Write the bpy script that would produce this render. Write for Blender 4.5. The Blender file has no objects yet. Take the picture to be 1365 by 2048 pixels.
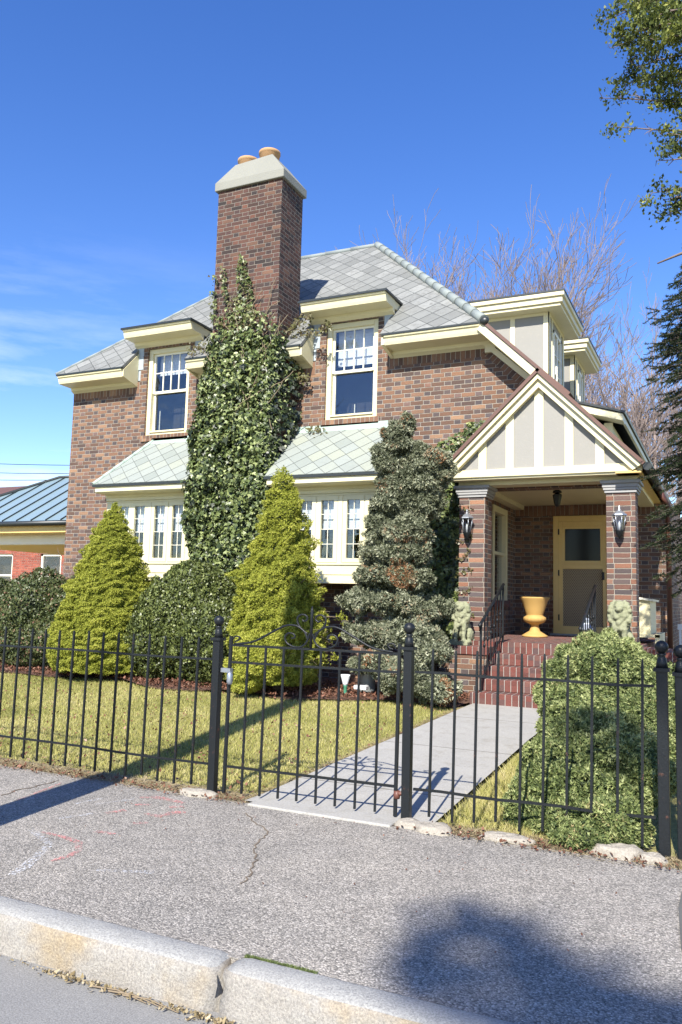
import bpy, math, random
import numpy as np
from mathutils import Vector, Matrix, noise
random.seed(7); rng=np.random.default_rng(7)
R=math.radians
S=bpy.context.scene
COL=S.collection
# ------------------------------------------------------------------ camera
cam=bpy.data.cameras.new('camera'); co=bpy.data.objects.new('camera',cam); COL.objects.link(co)
cam.sensor_fit='VERTICAL'; cam.sensor_height=36; cam.lens=1619.3/2048*36
cam.clip_end=2000; cam.clip_start=.05
yaw,pit,rol=R(25.449),R(6.1837),R(1.4994)
f=Vector((-math.sin(yaw)*math.cos(pit),math.cos(yaw)*math.cos(pit),math.sin(pit)))
r=Vector((math.cos(yaw),math.sin(yaw),0)); u=r.cross(f)
r2=r*math.cos(rol)+u*math.sin(rol); u2=u*math.cos(rol)-r*math.sin(rol)
M=Matrix((r2,u2,-f)).transposed().to_4x4(); M.translation=Vector((0,0,1.4))
co.matrix_world=M; S.camera=co
S.render.resolution_x=682; S.render.resolution_y=1024
# ------------------------------------------------------------------ sky, sun, exposure
SUN_EL=R(40); SUN_DIR=Vector((.135,-1,0)).normalized()*math.cos(SUN_EL)+Vector((0,0,math.sin(SUN_EL)))
w=bpy.data.worlds.new('World'); S.world=w; w.use_nodes=True
nt=w.node_tree; nt.nodes.clear()
sky=nt.nodes.new('ShaderNodeTexSky'); sky.sky_type='NISHITA'; sky.sun_disc=False
sky.sun_elevation=SUN_EL; sky.sun_rotation=math.atan2(SUN_DIR.x,SUN_DIR.y)
sky.air_density=1.0; sky.dust_density=.2; sky.ozone_density=1.9
hs=nt.nodes.new('ShaderNodeHueSaturation'); hs.inputs['Saturation'].default_value=1.31; hs.inputs['Hue'].default_value=.517; hs.inputs['Value'].default_value=1.0
bg=nt.nodes.new('ShaderNodeBackground'); bg.inputs[1].default_value=.125
ow=nt.nodes.new('ShaderNodeOutputWorld')
tc=nt.nodes.new('ShaderNodeTexCoord')
mp=nt.nodes.new('ShaderNodeMapping'); mp.inputs['Scale'].default_value=(1.2,1.2,7); mp.inputs['Location'].default_value=(.3,.1,.2)
nz=nt.nodes.new('ShaderNodeTexNoise'); nz.inputs['Scale'].default_value=2.3; nz.inputs['Detail'].default_value=9; nz.inputs['Roughness'].default_value=.62
cr=nt.nodes.new('ShaderNodeValToRGB'); cr.color_ramp.elements[0].position=.50; cr.color_ramp.elements[1].position=.80
# thin cloud wisps fade out above 30 degrees of elevation
sx=nt.nodes.new('ShaderNodeSeparateXYZ'); mr=nt.nodes.new('ShaderNodeMapRange'); mr.inputs['From Min'].default_value=.42; mr.inputs['From Max'].default_value=.12
mr2=nt.nodes.new('ShaderNodeMapRange'); mr2.inputs['From Min'].default_value=-.45; mr2.inputs['From Max'].default_value=-.75
ml=nt.nodes.new('ShaderNodeMath'); ml.operation='MULTIPLY'
ml2=nt.nodes.new('ShaderNodeMath'); ml2.operation='MULTIPLY'
mx=nt.nodes.new('ShaderNodeMixRGB'); mx.inputs[2].default_value=(5.6,6.0,6.6,1)
L=nt.links.new
L(tc.outputs['Generated'],mp.inputs[0]); L(mp.outputs[0],nz.inputs[0]); L(nz.outputs[0],cr.inputs[0])
L(tc.outputs['Generated'],sx.inputs[0]); L(sx.outputs[2],mr.inputs[0]); L(sx.outputs[0],mr2.inputs[0])
L(cr.outputs[0],ml.inputs[0]); L(mr.outputs[0],ml.inputs[1])
L(ml.outputs[0],ml2.inputs[0]); L(mr2.outputs[0],ml2.inputs[1])
L(sky.outputs[0],hs.inputs['Color']); L(hs.outputs[0],mx.inputs[1]); L(ml2.outputs[0],mx.inputs[0])
L(mx.outputs[0],bg.inputs[0]); L(bg.outputs[0],ow.inputs[0])
sl=bpy.data.lights.new('sun','SUN'); sl.energy=4.9; sl.angle=R(.53); sl.color=(1,.945,.85)
so=bpy.data.objects.new('sun',sl); COL.objects.link(so)
so.rotation_euler=SUN_DIR.to_track_quat('Z','Y').to_euler()
S.view_settings.view_transform='Standard'; S.view_settings.look='None'; S.view_settings.exposure=.97; S.view_settings.gamma=1
S.render.engine='CYCLES'
try: S.cycles.max_bounces=6
except: pass

# ------------------------------------------------------------------ helpers
def tag(o,label=None,cat=None,group=None,kind=None):
    if label: o['label']=label
    if cat: o['category']=cat
    if group: o['group']=group
    if kind: o['kind']=kind
    return o
def empty(name,loc,label,cat,group=None):
    o=bpy.data.objects.new(name,None); COL.objects.link(o); o.location=loc; o.empty_display_size=.1
    return tag(o,label,cat,group)
class MB:
    def __init__(s): s.v=[]; s.f=[]; s.sm=[]; s.mk=[]
    def add(s,vs,fs,smooth=False):
        b=len(s.v); s.mk.append((b,len(s.f))); s.v+= [tuple(p) for p in vs]; s.f+=[tuple(b+i for i in f) for f in fs]; s.sm+=[smooth]*len(fs); return s
    def box(s,x0,x1,y0,y1,z0,z1):
        if x0>x1:x0,x1=x1,x0
        if y0>y1:y0,y1=y1,y0
        if z0>z1:z0,z1=z1,z0
        return s.add([(x,y,z) for x in (x0,x1) for y in (y0,y1) for z in (z0,z1)],
            [(0,1,3,2),(4,6,7,5),(0,4,5,1),(2,3,7,6),(0,2,6,4),(1,5,7,3)])
    def prism(s,poly,axis,a,b):
        # poly CCW list of 2d; axis 'y': poly=(x,z) extruded y a..b ; 'x': poly=(y,z); 'z': (x,y)
        n=len(poly)
        def P(p,t): return {'y':(p[0],t,p[1]),'x':(t,p[0],p[1]),'z':(p[0],p[1],t)}[axis]
        vs=[P(p,a) for p in poly]+[P(p,b) for p in poly]
        fs=[tuple(range(n)),tuple(range(2*n-1,n-1,-1))]+[(i,i+n,(i+1)%n+n,(i+1)%n) for i in range(n)]
        area=sum(poly[i][0]*poly[(i+1)%n][1]-poly[(i+1)%n][0]*poly[i][1] for i in range(n))
        flip=(area>0)!=(axis=='y')
        if b<a: flip=not flip
        if flip: fs=[tuple(reversed(q)) for q in fs]
        return s.add(vs,fs)
    def tube(s,path,rad,n=6,caps=True,smooth=True):
        path=[Vector(p) for p in path]
        if not hasattr(rad,'__len__'): rad=[rad]*len(path)
        vs=[];up=Vector((0,0,1))
        for i,p in enumerate(path):
            d=(path[min(i+1,len(path)-1)]-path[max(i-1,0)]).normalized()
            a=d.cross(up)
            if a.length<.05: a=d.cross(Vector((0,1,0)))
            a.normalize(); b=a.cross(d)
            for k in range(n):
                t=2*math.pi*k/n+ (math.pi/4 if n==4 else 0)
                vs.append(p+(a*math.cos(t)+b*math.sin(t))*rad[i])
        fs=[]
        for i in range(len(path)-1):
            for k in range(n):
                fs.append((i*n+k,i*n+(k+1)%n,(i+1)*n+(k+1)%n,(i+1)*n+k))
        s.add(vs,fs,smooth)
        if caps:
            b=len(s.v)-len(vs)
            s.f.append(tuple(b+k for k in range(n-1,-1,-1))); s.f.append(tuple(b+(len(path)-1)*n+k for k in range(n))); s.sm+=[False]*2
        return s
    def lathe(s,prof,c,n=20,smooth=True,rot=0,flute=None):
        vs=[];fs=[]
        for (rr,z) in prof:
            for k in range(n):
                t=2*math.pi*k/n+rot; q=rr
                if flute: q=rr*(1+flute(z)*math.cos(n//3*t))
                vs.append((c[0]+q*math.cos(t),c[1]+q*math.sin(t),c[2]+z))
        m=len(prof)
        for i in range(m-1):
            for k in range(n): fs.append((i*n+k,i*n+(k+1)%n,(i+1)*n+(k+1)%n,(i+1)*n+k))
        s.add(vs,fs,smooth)
        b=len(s.v)-len(vs)
        s.f.append(tuple(b+k for k in range(n-1,-1,-1))); s.f.append(tuple(b+(m-1)*n+k for k in range(n))); s.sm+=[False]*2
        return s
    def ball(s,c,rad,n=12,m=8):
        if not hasattr(rad,'__len__'): rad=(rad,)*3
        vs=[];fs=[]
        for i in range(m+1):
            ph=-math.pi/2+math.pi*i/m
            for k in range(n):
                t=2*math.pi*k/n
                vs.append((c[0]+rad[0]*math.cos(ph)*math.cos(t),c[1]+rad[1]*math.cos(ph)*math.sin(t),c[2]+rad[2]*math.sin(ph)))
        for i in range(m):
            for k in range(n): fs.append((i*n+k,i*n+(k+1)%n,(i+1)*n+(k+1)%n,(i+1)*n+k))
        return s.add(vs,fs,True)
    def quad(s,a,b,c,d): return s.add([a,b,c,d],[(0,1,2,3)])
    def slab(s,quad,t):
        # thick slab below a planar polygon (list of 3d pts, CCW seen from outside)
        q=[Vector(p) for p in quad]; nrm=(q[1]-q[0]).cross(q[2]-q[0]).normalized()
        n=len(q); lo=[p-nrm*t for p in q]
        return s.add(q+lo,[tuple(range(n)),tuple(range(2*n-1,n-1,-1))]+[(i,i+n,(i+1)%n+n,(i+1)%n) for i in range(n)])
    def build_each(s,name,mat,parent=None,bevel=0):
        out=[]
        # connected pieces: every add() call starts a new piece
        n=len(s.mk)
        for i,(v0,f0) in enumerate(s.mk):
            v1,f1=s.mk[i+1] if i+1<n else (len(s.v),len(s.f))
            m=MB(); m.add(s.v[v0:v1],[tuple(q-v0 for q in f) for f in s.f[f0:f1]]); m.sm=s.sm[f0:f1]; out.append(m.build(name,mat,parent,bevel=bevel))
        return out
    def build(s,name,mat,parent=None,base=None,bevel=0,rotuv=0,swap=False):
        me=bpy.data.meshes.new(name); me.from_pydata(s.v,[],s.f); me.validate(clean_customdata=False)
        o=bpy.data.objects.new(name,me); COL.objects.link(o); me.materials.append(mat)
        if len(me.polygons)==len(s.sm): me.polygons.foreach_set('use_smooth',s.sm)
        uv=me.uv_layers.new(name='UVMap').data
        Z=Vector((0,0,1))
        for p in me.polygons:
            n=p.normal
            if abs(n.z)<.985 and n.length>.5:
                t=Z.cross(n).normalized(); b=n.cross(t)
            else: t=Vector((1,0,0)); b=Vector((0,1,0))
            if rotuv:
                t,b=t*math.cos(rotuv)+b*math.sin(rotuv),b*math.cos(rotuv)-t*math.sin(rotuv)
            if swap: t,b=b,t
            for li in p.loop_indices:
                c=me.vertices[me.loops[li].vertex_index].co
                uv[li].uv=(c.dot(t),c.dot(b))
        if bevel:
            m=o.modifiers.new('bevel','BEVEL'); m.width=bevel; m.segments=2; m.limit_method='ANGLE'; m.angle_limit=R(50)
        if parent:
            o.parent=parent
            if parent.type=='EMPTY' and not base: o.location=-parent.location
        return o
def fastmesh(name,V,F,mat,tone=None,parent=None,smooth=False):
    # V (n,3) float, F (m,3) or (m,4) int
    me=bpy.data.meshes.new(name); k=F.shape[1]
    me.vertices.add(len(V)); me.vertices.foreach_set('co',np.ascontiguousarray(V,np.float32).ravel())
    me.loops.add(F.size); me.loops.foreach_set('vertex_index',np.ascontiguousarray(F,np.int32).ravel())
    me.polygons.add(len(F)); me.polygons.foreach_set('loop_start',np.arange(0,F.size,k,dtype=np.int32))
    try: me.polygons.foreach_set('loop_total',np.full(len(F),k,np.int32))
    except Exception: pass
    if tone is not None:
        a=me.attributes.new('tone','FLOAT','POINT'); a.data.foreach_set('value',np.ascontiguousarray(tone,np.float32))
    me.update(calc_edges=True)
    o=bpy.data.objects.new(name,me); COL.objects.link(o); me.materials.append(mat)
    if smooth: me.polygons.foreach_set('use_smooth',[True]*len(F))
    if parent:
        o.parent=parent
        if parent.type=='EMPTY': o.location=-parent.location
    return o

# ------------------------------------------------------------------ materials
class NT:
    def __init__(s,name):
        s.m=bpy.data.materials.new(name); s.m.use_nodes=True; s.t=s.m.node_tree; s.t.nodes.clear()
        s.out=s.n('ShaderNodeOutputMaterial'); s.b=s.n('ShaderNodeBsdfPrincipled'); s.l(s.b.outputs[0],s.out.inputs[0])
    def n(s,t,**k):
        x=s.t.nodes.new(t)
        for a,b in k.items(): setattr(x,a,b)
        return x
    def l(s,a,b): s.t.links.new(a,b)
    def set(s,inp,v):
        if hasattr(v,'is_linked') or isinstance(v,bpy.types.NodeSocket): s.l(v,inp)
        else: inp.default_value=v
    def math(s,op,a,b=None,c=None,clamp=False):
        x=s.n('ShaderNodeMath',operation=op,use_clamp=clamp)
        for i,v in enumerate((a,b,c)):
            if v is not None: s.set(x.inputs[i],v)
        return x.outputs[0]
    def mix(s,fac,a,b,mode='MIX'):
        x=s.n('ShaderNodeMixRGB',blend_type=mode)
        s.set(x.inputs[0],fac)
        for i,v in ((1,a),(2,b)):
            if isinstance(v,(tuple,list)): v=tuple(v)[:3]+(1,)
            s.set(x.inputs[i],v)
        return x.outputs[0]
    def ramp(s,fac,stops,interp='LINEAR'):
        x=s.n('ShaderNodeValToRGB'); e=x.color_ramp; e.interpolation=interp
        while len(e.elements)<len(stops): e.elements.new(.5)
        for q,(p,c) in zip(e.elements,stops):
            q.position=p; q.color=tuple(c)[:3]+(1,) if hasattr(c,'__len__') else (c,c,c,1)
        s.l(fac,x.inputs[0]); return x.outputs[0]
    def noise(s,scale,detail=4,rough=.55,vec=None,out=0,dist=0):
        x=s.n('ShaderNodeTexNoise'); x.inputs['Scale'].default_value=scale; x.inputs['Detail'].default_value=detail; x.inputs['Roughness'].default_value=rough; x.inputs['Distortion'].default_value=dist
        s.l(vec if vec else s.obj(),x.inputs[0]); return x.outputs[out]
    def obj(s):
        if not hasattr(s,'_g'): s._g=s.n('ShaderNodeNewGeometry')
        return s._g.outputs['Position']
    def uv(s):
        if not hasattr(s,'_u'): s._u=s.n('ShaderNodeUVMap'); s._u.uv_map='UVMap'
        return s._u.outputs[0]
    def bump(s,h,strength=.5,dist=.01):
        x=s.n('ShaderNodeBump'); x.inputs['Strength'].default_value=strength; x.inputs['Distance'].default_value=dist
        s.l(h,x.inputs['Height']); s.l(x.outputs[0],s.b.inputs['Normal']); return x
    def rough(s,v): s.set(s.b.inputs['Roughness'],v)
    def color(s,v):
        if isinstance(v,(tuple,list)): v=tuple(v)[:3]+(1,)
        s.set(s.b.inputs['Base Color'],v)
def brick_mat(name,ramp_s,ramp_h,mortar=(.42,.375,.31),L=.32,ls=.213,h=.0677,soldier=False,joint=.0095,wob=.006,stain=.3):
    t=NT(name); uv=t.uv()
    nv=t.noise(3.5,3,vec=uv,out=1); nf=t.noise(38,2,vec=uv,out=1)
    def off(n_,a):
        v=t.n('ShaderNodeVectorMath',operation='SUBTRACT'); t.l(n_,v.inputs[0]); v.inputs[1].default_value=(.5,.5,.5)
        w_=t.n('ShaderNodeVectorMath',operation='SCALE'); t.l(v.outputs[0],w_.inputs[0]); w_.inputs['Scale'].default_value=a; return w_.outputs[0]
    a=t.n('ShaderNodeVectorMath',operation='ADD'); t.l(uv,a.inputs[0]); t.l(off(nv,wob*2),a.inputs[1])
    b=t.n('ShaderNodeVectorMath',operation='ADD'); t.l(a.outputs[0],b.inputs[0]); t.l(off(nf,wob),b.inputs[1])
    s=t.n('ShaderNodeSeparateXYZ'); t.l(b.outputs[0],s.inputs[0]); U,Vv=s.outputs[0],s.outputs[1]
    rv=t.math('DIVIDE',Vv,h); row=t.math('FLOOR',rv); fv=t.math('FRACT',rv)
    sh=0 if soldier else t.math('MULTIPLY',t.math('MODULO',t.math('ABSOLUTE',row),2),.5)
    # per-row small shift
    wn=t.n('ShaderNodeTexWhiteNoise',noise_dimensions='1D'); t.l(row,wn.inputs['W'])
    aa=t.math('ADD',t.math('DIVIDE',U,L),sh)
    if not soldier: aa=t.math('ADD',aa,t.math('MULTIPLY',wn.outputs[0],.07))
    cell=t.math('FLOOR',aa); fa=t.math('MULTIPLY',t.math('FRACT',aa),L)
    if soldier: isH=None; dx=t.math('MINIMUM',fa,t.math('SUBTRACT',L,fa))
    else:
        isH=t.math('GREATER_THAN',fa,ls)
        d1=t.math('MINIMUM',fa,t.math('ABSOLUTE',t.math('SUBTRACT',fa,ls)))
        dx=t.math('MINIMUM',d1,t.math('SUBTRACT',L,fa))
    dy=t.math('MULTIPLY',t.math('MINIMUM',fv,t.math('SUBTRACT',1,fv)),h)
    d=dx if soldier else t.math('MINIMUM',dx,dy)
    mr=t.n('ShaderNodeMapRange',interpolation_type='SMOOTHSTEP'); t.l(d,mr.inputs[0]); mr.inputs[1].default_value=joint*.3; mr.inputs[2].default_value=joint*.62
    mask=mr.outputs[0]
    cv=t.n('ShaderNodeCombineXYZ'); t.l(cell,cv.inputs[0]); t.l(row,cv.inputs[1])
    if isH is not None: t.l(isH,cv.inputs[2])
    w1=t.n('ShaderNodeTexWhiteNoise',noise_dimensions='3D'); t.l(cv.outputs[0],w1.inputs[0])
    c=t.ramp(w1.outputs[0],ramp_s)
    if isH is not None: c=t.mix(isH,c,t.ramp(w1.outputs[0],ramp_h))
    n1=t.noise(60,4,.7); c=t.mix(.55,c,t.ramp(n1,[(.3,(.35,.35,.35)),(.7,(.75,.75,.75))]),'OVERLAY')
    n2=t.noise(1.1,5,.6); c=t.mix(stain,c,t.ramp(n2,[(.35,(.28,.27,.27)),(.65,(.7,.68,.66))]),'OVERLAY')
    n3=t.noise(9,5,.65); mcol=t.mix(n3,tuple(x*.7 for x in mortar),tuple(min(1,x*1.15) for x in mortar))
    t.color(t.mix(mask,mcol,c)); t.rough(.9)
    hgt=t.math('ADD',t.math('MULTIPLY',mask,1),t.math('MULTIPLY',n1,.35)); 
    hgt=t.math('ADD',hgt,t.math('MULTIPLY',w1.outputs[0],.25))
    t.bump(hgt,1.0,.015); return t.m
RS=[(0,(.07,.046,.038)),(.22,(.12,.066,.043)),(.5,(.18,.097,.058)),(.75,(.145,.08,.054)),(1,(.26,.155,.092))]
RH=[(0,(.06,.05,.052)),(.5,(.10,.068,.058)),(.8,(.085,.07,.072)),(1,(.17,.095,.07))]
M_brick=brick_mat('brick_wall',RS,RH)
M_chim=brick_mat('chimney_brick',[(0,(.02,.017,.017)),(.25,(.05,.027,.021)),(.55,(.095,.044,.03)),(.8,(.06,.03,.024)),(1,(.14,.075,.048))],[(0,(.03,.025,.025)),(.5,(.07,.035,.03)),(1,(.13,.055,.035))],mortar=(.27,.24,.20),stain=.6)
M_sold=brick_mat('soldier_brick',RS,RH,L=.077,h=.21,soldier=True,wob=.004)
M_step=brick_mat('step_brick',[(0,(.09,.035,.028)),(.3,(.15,.045,.034)),(.6,(.12,.05,.04)),(.85,(.08,.05,.048)),(1,(.20,.08,.055))],RH,mortar=(.44,.40,.35),L=.079,h=.14,soldier=True,wob=.003)
M_pbrick=brick_mat('pillar_brick',[(0,(.09,.052,.045)),(.3,(.15,.07,.048)),(.6,(.21,.10,.062)),(.85,(.13,.078,.068)),(1,(.27,.14,.085))],RH,L=.43,ls=.215,stain=.2)
M_redbrick=brick_mat('red_brick',[(0,(.20,.04,.025)),(.5,(.27,.06,.035)),(1,(.34,.085,.05))],[(0,(.2,.05,.03)),(1,(.3,.07,.04))])
def paint(name,c,rough=.45,var=.1,bump=.15,dirt=(.5,.42,.25),da=.25):
    t=NT(name); n=t.noise(2.2,5,.6); n2=t.noise(45,3,.6); n3=t.noise(11,6,.7)
    col=t.mix(n,tuple(x*(1-var) for x in c),tuple(min(1,x*(1+var)) for x in c))
    col=t.mix(t.math('MULTIPLY',t.ramp(n3,[(.55,0),(.75,1)]),da),col,dirt)
    t.color(col); t.rough(rough); t.bump(n2,bump,.003); return t.m
M_trim=paint('cream_paint',(.68,.625,.40),dirt=(.45,.36,.16))
M_trim_shade=paint('shaded_trim_gold',(.66,.47,.17),dirt=(.4,.3,.12))  # gold tint is the look of shaded cream trim, put into the colour
M_white=paint('white_paint',(.80,.77,.62),dirt=(.5,.5,.4))
M_stucco=paint('stucco',(.275,.268,.245),.95,.05,.8,(.4,.37,.33),.2)
M_cap=paint('grey_capital',(.30,.30,.30),.7,.15,.4,(.18,.18,.18),.4)
M_conc=paint('chimney_concrete',(.235,.235,.205),.95,.12,1.0,(.28,.27,.22),.5)
M_pot=paint('terracotta_pot',(.42,.25,.12),.8,.15,.4,(.35,.25,.15),.5)
M_lead=paint('lead_flashing',(.33,.38,.42),.5,.2,.5,(.5,.55,.55),.5)
M_copper=paint('copper_flashing',(.36,.45,.39),.6,.2,.6,(.25,.3,.27),.6)
M_black=paint('dark_gutter',(.02,.025,.025),.4,.2,.1,(.05,.05,.05),.3)
M_brown=paint('brown_edge',(.12,.06,.045),.6,.2,.2,(.08,.04,.03),.3)
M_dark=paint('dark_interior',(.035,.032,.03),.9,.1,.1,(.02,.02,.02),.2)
M_urn=paint('ochre_urn',(.46,.29,.09),.75,.12,.6,(.45,.25,.08),.4)
M_lion=paint('mossy_stone',(.25,.26,.165),.95,.25,1.0,(.10,.12,.05),.85)
M_curtain=paint('grey_shade',(.62,.63,.64),.9,.04,.1,(.5,.5,.5),.1)
M_poleW=paint('weathered_pole',(.16,.13,.10),.9,.2,.8,(.08,.07,.06),.5)
M_rustpipe=paint('rusty_pipe',(.12,.045,.03),.5,.3,.4,(.2,.08,.04),.5)
M_steel=paint('dull_steel',(.35,.38,.42),.35,.1,.2,(.2,.2,.2),.3); M_steel.node_tree.nodes['Principled BSDF'].inputs['Metallic'].default_value=.7
M_plastic=paint('grey_plastic',(.22,.24,.24),.5,.1,.1,(.1,.1,.1),.3)
M_whpl=paint('white_plastic',(.75,.77,.8),.4,.05,.1,(.5,.5,.5),.2)
M_green=paint('green_plastic',(.05,.2,.12),.4,.05,.1,(.05,.1,.05),.2)
def iron():
    t=NT('black_iron'); n=t.noise(14,6,.7); n2=t.noise(120,3,.6); n3=t.noise(3,3)
    m=t.math('MULTIPLY',t.ramp(n,[(.62,0),(.72,1)]),t.ramp(n3,[(.45,0),(.6,1)]))
    c=t.mix(n2,(.006,.007,.008),(.016,.019,.022)); c=t.mix(m,c,(.17,.065,.035)); t.color(c); t.set(t.b.inputs['Specular IOR Level'],.3); t.rough(t.ramp(m,[(0,.38),(1,.85)])); t.bump(t.math('ADD',n2,m),.5,.003); return t.m
M_iron=iron()
def glass(name,tint=(.5,.6,.75),f0=.07):
    t=NT(name); t.t.nodes.remove(t.b)
    tr=t.n('ShaderNodeBsdfTransparent'); tr.inputs[0].default_value=(.85,.87,.88,1)
    gl=t.n('ShaderNodeBsdfGlossy'); gl.inputs[0].default_value=(.9,.93,1,1); gl.inputs['Roughness'].default_value=.02
    bp=t.n('ShaderNodeBump'); bp.inputs['Strength'].default_value=.25; bp.inputs['Distance'].default_value=.02; t.l(t.noise(3,2),bp.inputs['Height']); t.l(bp.outputs[0],gl.inputs['Normal'])
    fr=t.n('ShaderNodeLayerWeight'); fr.inputs[0].default_value=.5
    fac=t.math('ADD',t.math('MULTIPLY',t.math('POWER',fr.outputs['Facing'],4),.8),f0,clamp=True)
    mx=t.n('ShaderNodeMixShader'); t.l(fac,mx.inputs[0]); t.l(tr.outputs[0],mx.inputs[1]); t.l(gl.outputs[0],mx.inputs[2]); t.l(mx.outputs[0],t.out.inputs[0]); return t.m
M_glass=glass('window_glass'); M_lglass=glass('lantern_glass',f0=.2); M_dglass=paint('dark_door_pane',(.012,.013,.015),.08,.05,.02,(.01,.01,.01),.1); M_dglass.node_tree.nodes['Principled BSDF'].inputs['Specular IOR Level'].default_value=.12
def slate(name,w,c1,c2,c3,lineA=.012,lineB=.006,mott=.5,tile=True):
    t=NT(name); s=t.n('ShaderNodeSeparateXYZ')
    nv=t.noise(5,3,vec=t.uv(),out=1); v=t.n('ShaderNodeVectorMath',operation='SCALE'); v.inputs['Scale'].default_value=.012; t.l(nv,v.inputs[0])
    a=t.n('ShaderNodeVectorMath',operation='ADD'); t.l(t.uv(),a.inputs[0]); t.l(v.outputs[0],a.inputs[1]); t.l(a.outputs[0],s.inputs[0])
    U,V=s.outputs[0],s.outputs[1]
    A=t.math('DIVIDE',t.math('ADD',U,V),w); B=t.math('DIVIDE',t.math('SUBTRACT',U,V),w)
    fa=t.math('FRACT',A); fb=t.math('FRACT',B)
    ea=t.math('MULTIPLY',t.math('MINIMUM',fa,t.math('SUBTRACT',1,fa)),w*.707)
    eb=t.math('MULTIPLY',t.math('MINIMUM',fb,t.math('SUBTRACT',1,fb)),w*.707)
    la=t.math('LESS_THAN',ea,lineB*.5); lb=t.math('LESS_THAN',eb,lineA*.5); ln=t.math('MAXIMUM',la,lb)
    cv=t.n('ShaderNodeCombineXYZ'); t.l(t.math('FLOOR',A),cv.inputs[0]); t.l(t.math('FLOOR',B),cv.inputs[1])
    wn=t.n('ShaderNodeTexWhiteNoise',noise_dimensions='3D'); t.l(cv.outputs[0],wn.inputs[0])
    c=t.ramp(wn.outputs[0],[(0,c1),(.5,c2),(1,c3)])
    n=t.noise(14,7,.7); n2=t.noise(2.3,4,.6)
    c=t.mix(t.math('MULTIPLY',t.math('MULTIPLY',t.ramp(n,[(.45,0),(.62,1)]),t.ramp(n2,[(.4,0),(.6,1)])),mott),c,(.13,.13,.12))
    c=t.mix(t.math('MULTIPLY',ln,.85),c,(.05,.055,.05)); t.color(c); t.rough(.75)
    # each slate tilts slightly: saw-tooth height along the lap
    hgt=t.math('ADD',t.math('MULTIPLY',fb,.5),t.math('MULTIPLY',wn.outputs[0],.3)); hgt=t.math('SUBTRACT',hgt,t.math('MULTIPLY',ln,.6)); hgt=t.math('ADD',hgt,t.math('MULTIPLY',n,.3))
    t.bump(hgt,.8,.012); return t.m
M_slate=slate('roof_slate',.36,(.15,.155,.145),(.195,.20,.188),(.24,.245,.23),lineA=.020,lineB=.010,mott=.8)
M_bays=slate('bay_slate',.33,(.215,.24,.215),(.255,.28,.255),(.27,.29,.235),lineA=.014,lineB=.006,mott=.12)
M_ridge=paint('ridge_slate',(.22,.25,.24),.7,.2,.5,(.2,.22,.22),.5)
def metalroof():
    t=NT('seamed_metal'); n=t.noise(2,4); t.color(t.mix(n,(.24,.34,.37),(.30,.40,.43))); t.rough(.35); t.set(t.b.inputs['Metallic'],.35); return t.m
M_metal=metalroof()
def blind():
    t=NT('white_blind'); s=t.n('ShaderNodeSeparateXYZ'); t.l(t.obj(),s.inputs[0])
    f_=t.math('FRACT',t.math('DIVIDE',s.outputs[2],.05)); t.color(t.ramp(f_,[(0,(.6,.62,.66)),(.15,(.85,.86,.88)),(1,(.8,.82,.85))])); t.rough(.6); t.bump(f_,.4,.005)
    t.set(t.b.inputs['Emission Strength'],0.0); return t.m
M_blind=blind()
def leafmat(name,stops,rough=.5,sss=.25,spec=.4):
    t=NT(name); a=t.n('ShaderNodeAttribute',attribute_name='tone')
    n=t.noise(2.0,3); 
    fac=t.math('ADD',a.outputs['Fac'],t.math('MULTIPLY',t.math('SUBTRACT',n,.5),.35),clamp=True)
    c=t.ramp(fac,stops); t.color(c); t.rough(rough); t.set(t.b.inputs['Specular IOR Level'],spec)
    tl=t.n('ShaderNodeBsdfTranslucent'); t.l(c,tl.inputs[0]); mx=t.n('ShaderNodeMixShader'); mx.inputs[0].default_value=sss
    t.l(t.b.outputs[0],mx.inputs[1]); t.l(tl.outputs[0],mx.inputs[2]); t.l(mx.outputs[0],t.out.inputs[0]); return t.m
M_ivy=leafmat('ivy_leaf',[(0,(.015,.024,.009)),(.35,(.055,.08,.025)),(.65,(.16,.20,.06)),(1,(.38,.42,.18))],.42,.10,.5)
M_ivyb=leafmat('ivy_bronze',[(0,(.09,.06,.03)),(.5,(.11,.11,.04)),(1,(.17,.17,.07))],.4,.15)
M_cone=leafmat('dwarf_spruce',[(0,(.10,.12,.02)),(.4,(.30,.33,.05)),(.8,(.46,.47,.085)),(1,(.60,.58,.15))],.6,.35,.2)
M_holly=leafmat('holly_leaf',[(0,(.018,.024,.009)),(.45,(.065,.085,.022)),(.8,(.155,.185,.05)),(1,(.28,.31,.11))],.42,.12,.45)
M_mixed=leafmat('mixed_leaf',[(0,(.03,.04,.018)),(.5,(.07,.095,.03)),(.85,(.14,.15,.06)),(.93,(.2,.11,.07)),(1,(.3,.17,.12))],.45,.15,.4)
M_jun=leafmat('blue_juniper',[(0,(.025,.032,.016)),(.4,(.105,.12,.068)),(.75,(.24,.255,.165)),(.9,(.42,.43,.30)),(.94,(.25,.13,.06)),(1,(.3,.16,.08))],.6,.15,.3)
M_yew=leafmat('spreading_yew',[(0,(.03,.045,.016)),(.35,(.09,.125,.042)),(.7,(.22,.26,.09)),(.93,(.42,.45,.20)),(1,(.28,.17,.08))],.6,.2,.3)
M_spruce=leafmat('spruce_needle',[(0,(.012,.022,.01)),(.6,(.03,.045,.018)),(1,(.07,.085,.03))],.6,.1,.2)
M_over=leafmat('overhead_leaf',[(0,(.03,.045,.015)),(.5,(.10,.13,.035)),(.85,(.24,.27,.06)),(1,(.40,.40,.10))],.5,.35,.3)
M_grass=leafmat('grass_blade',[(0,(.15,.16,.04)),(.35,(.33,.33,.09)),(.7,(.50,.46,.17)),(1,(.64,.56,.30))],.6,.3,.2)
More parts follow.
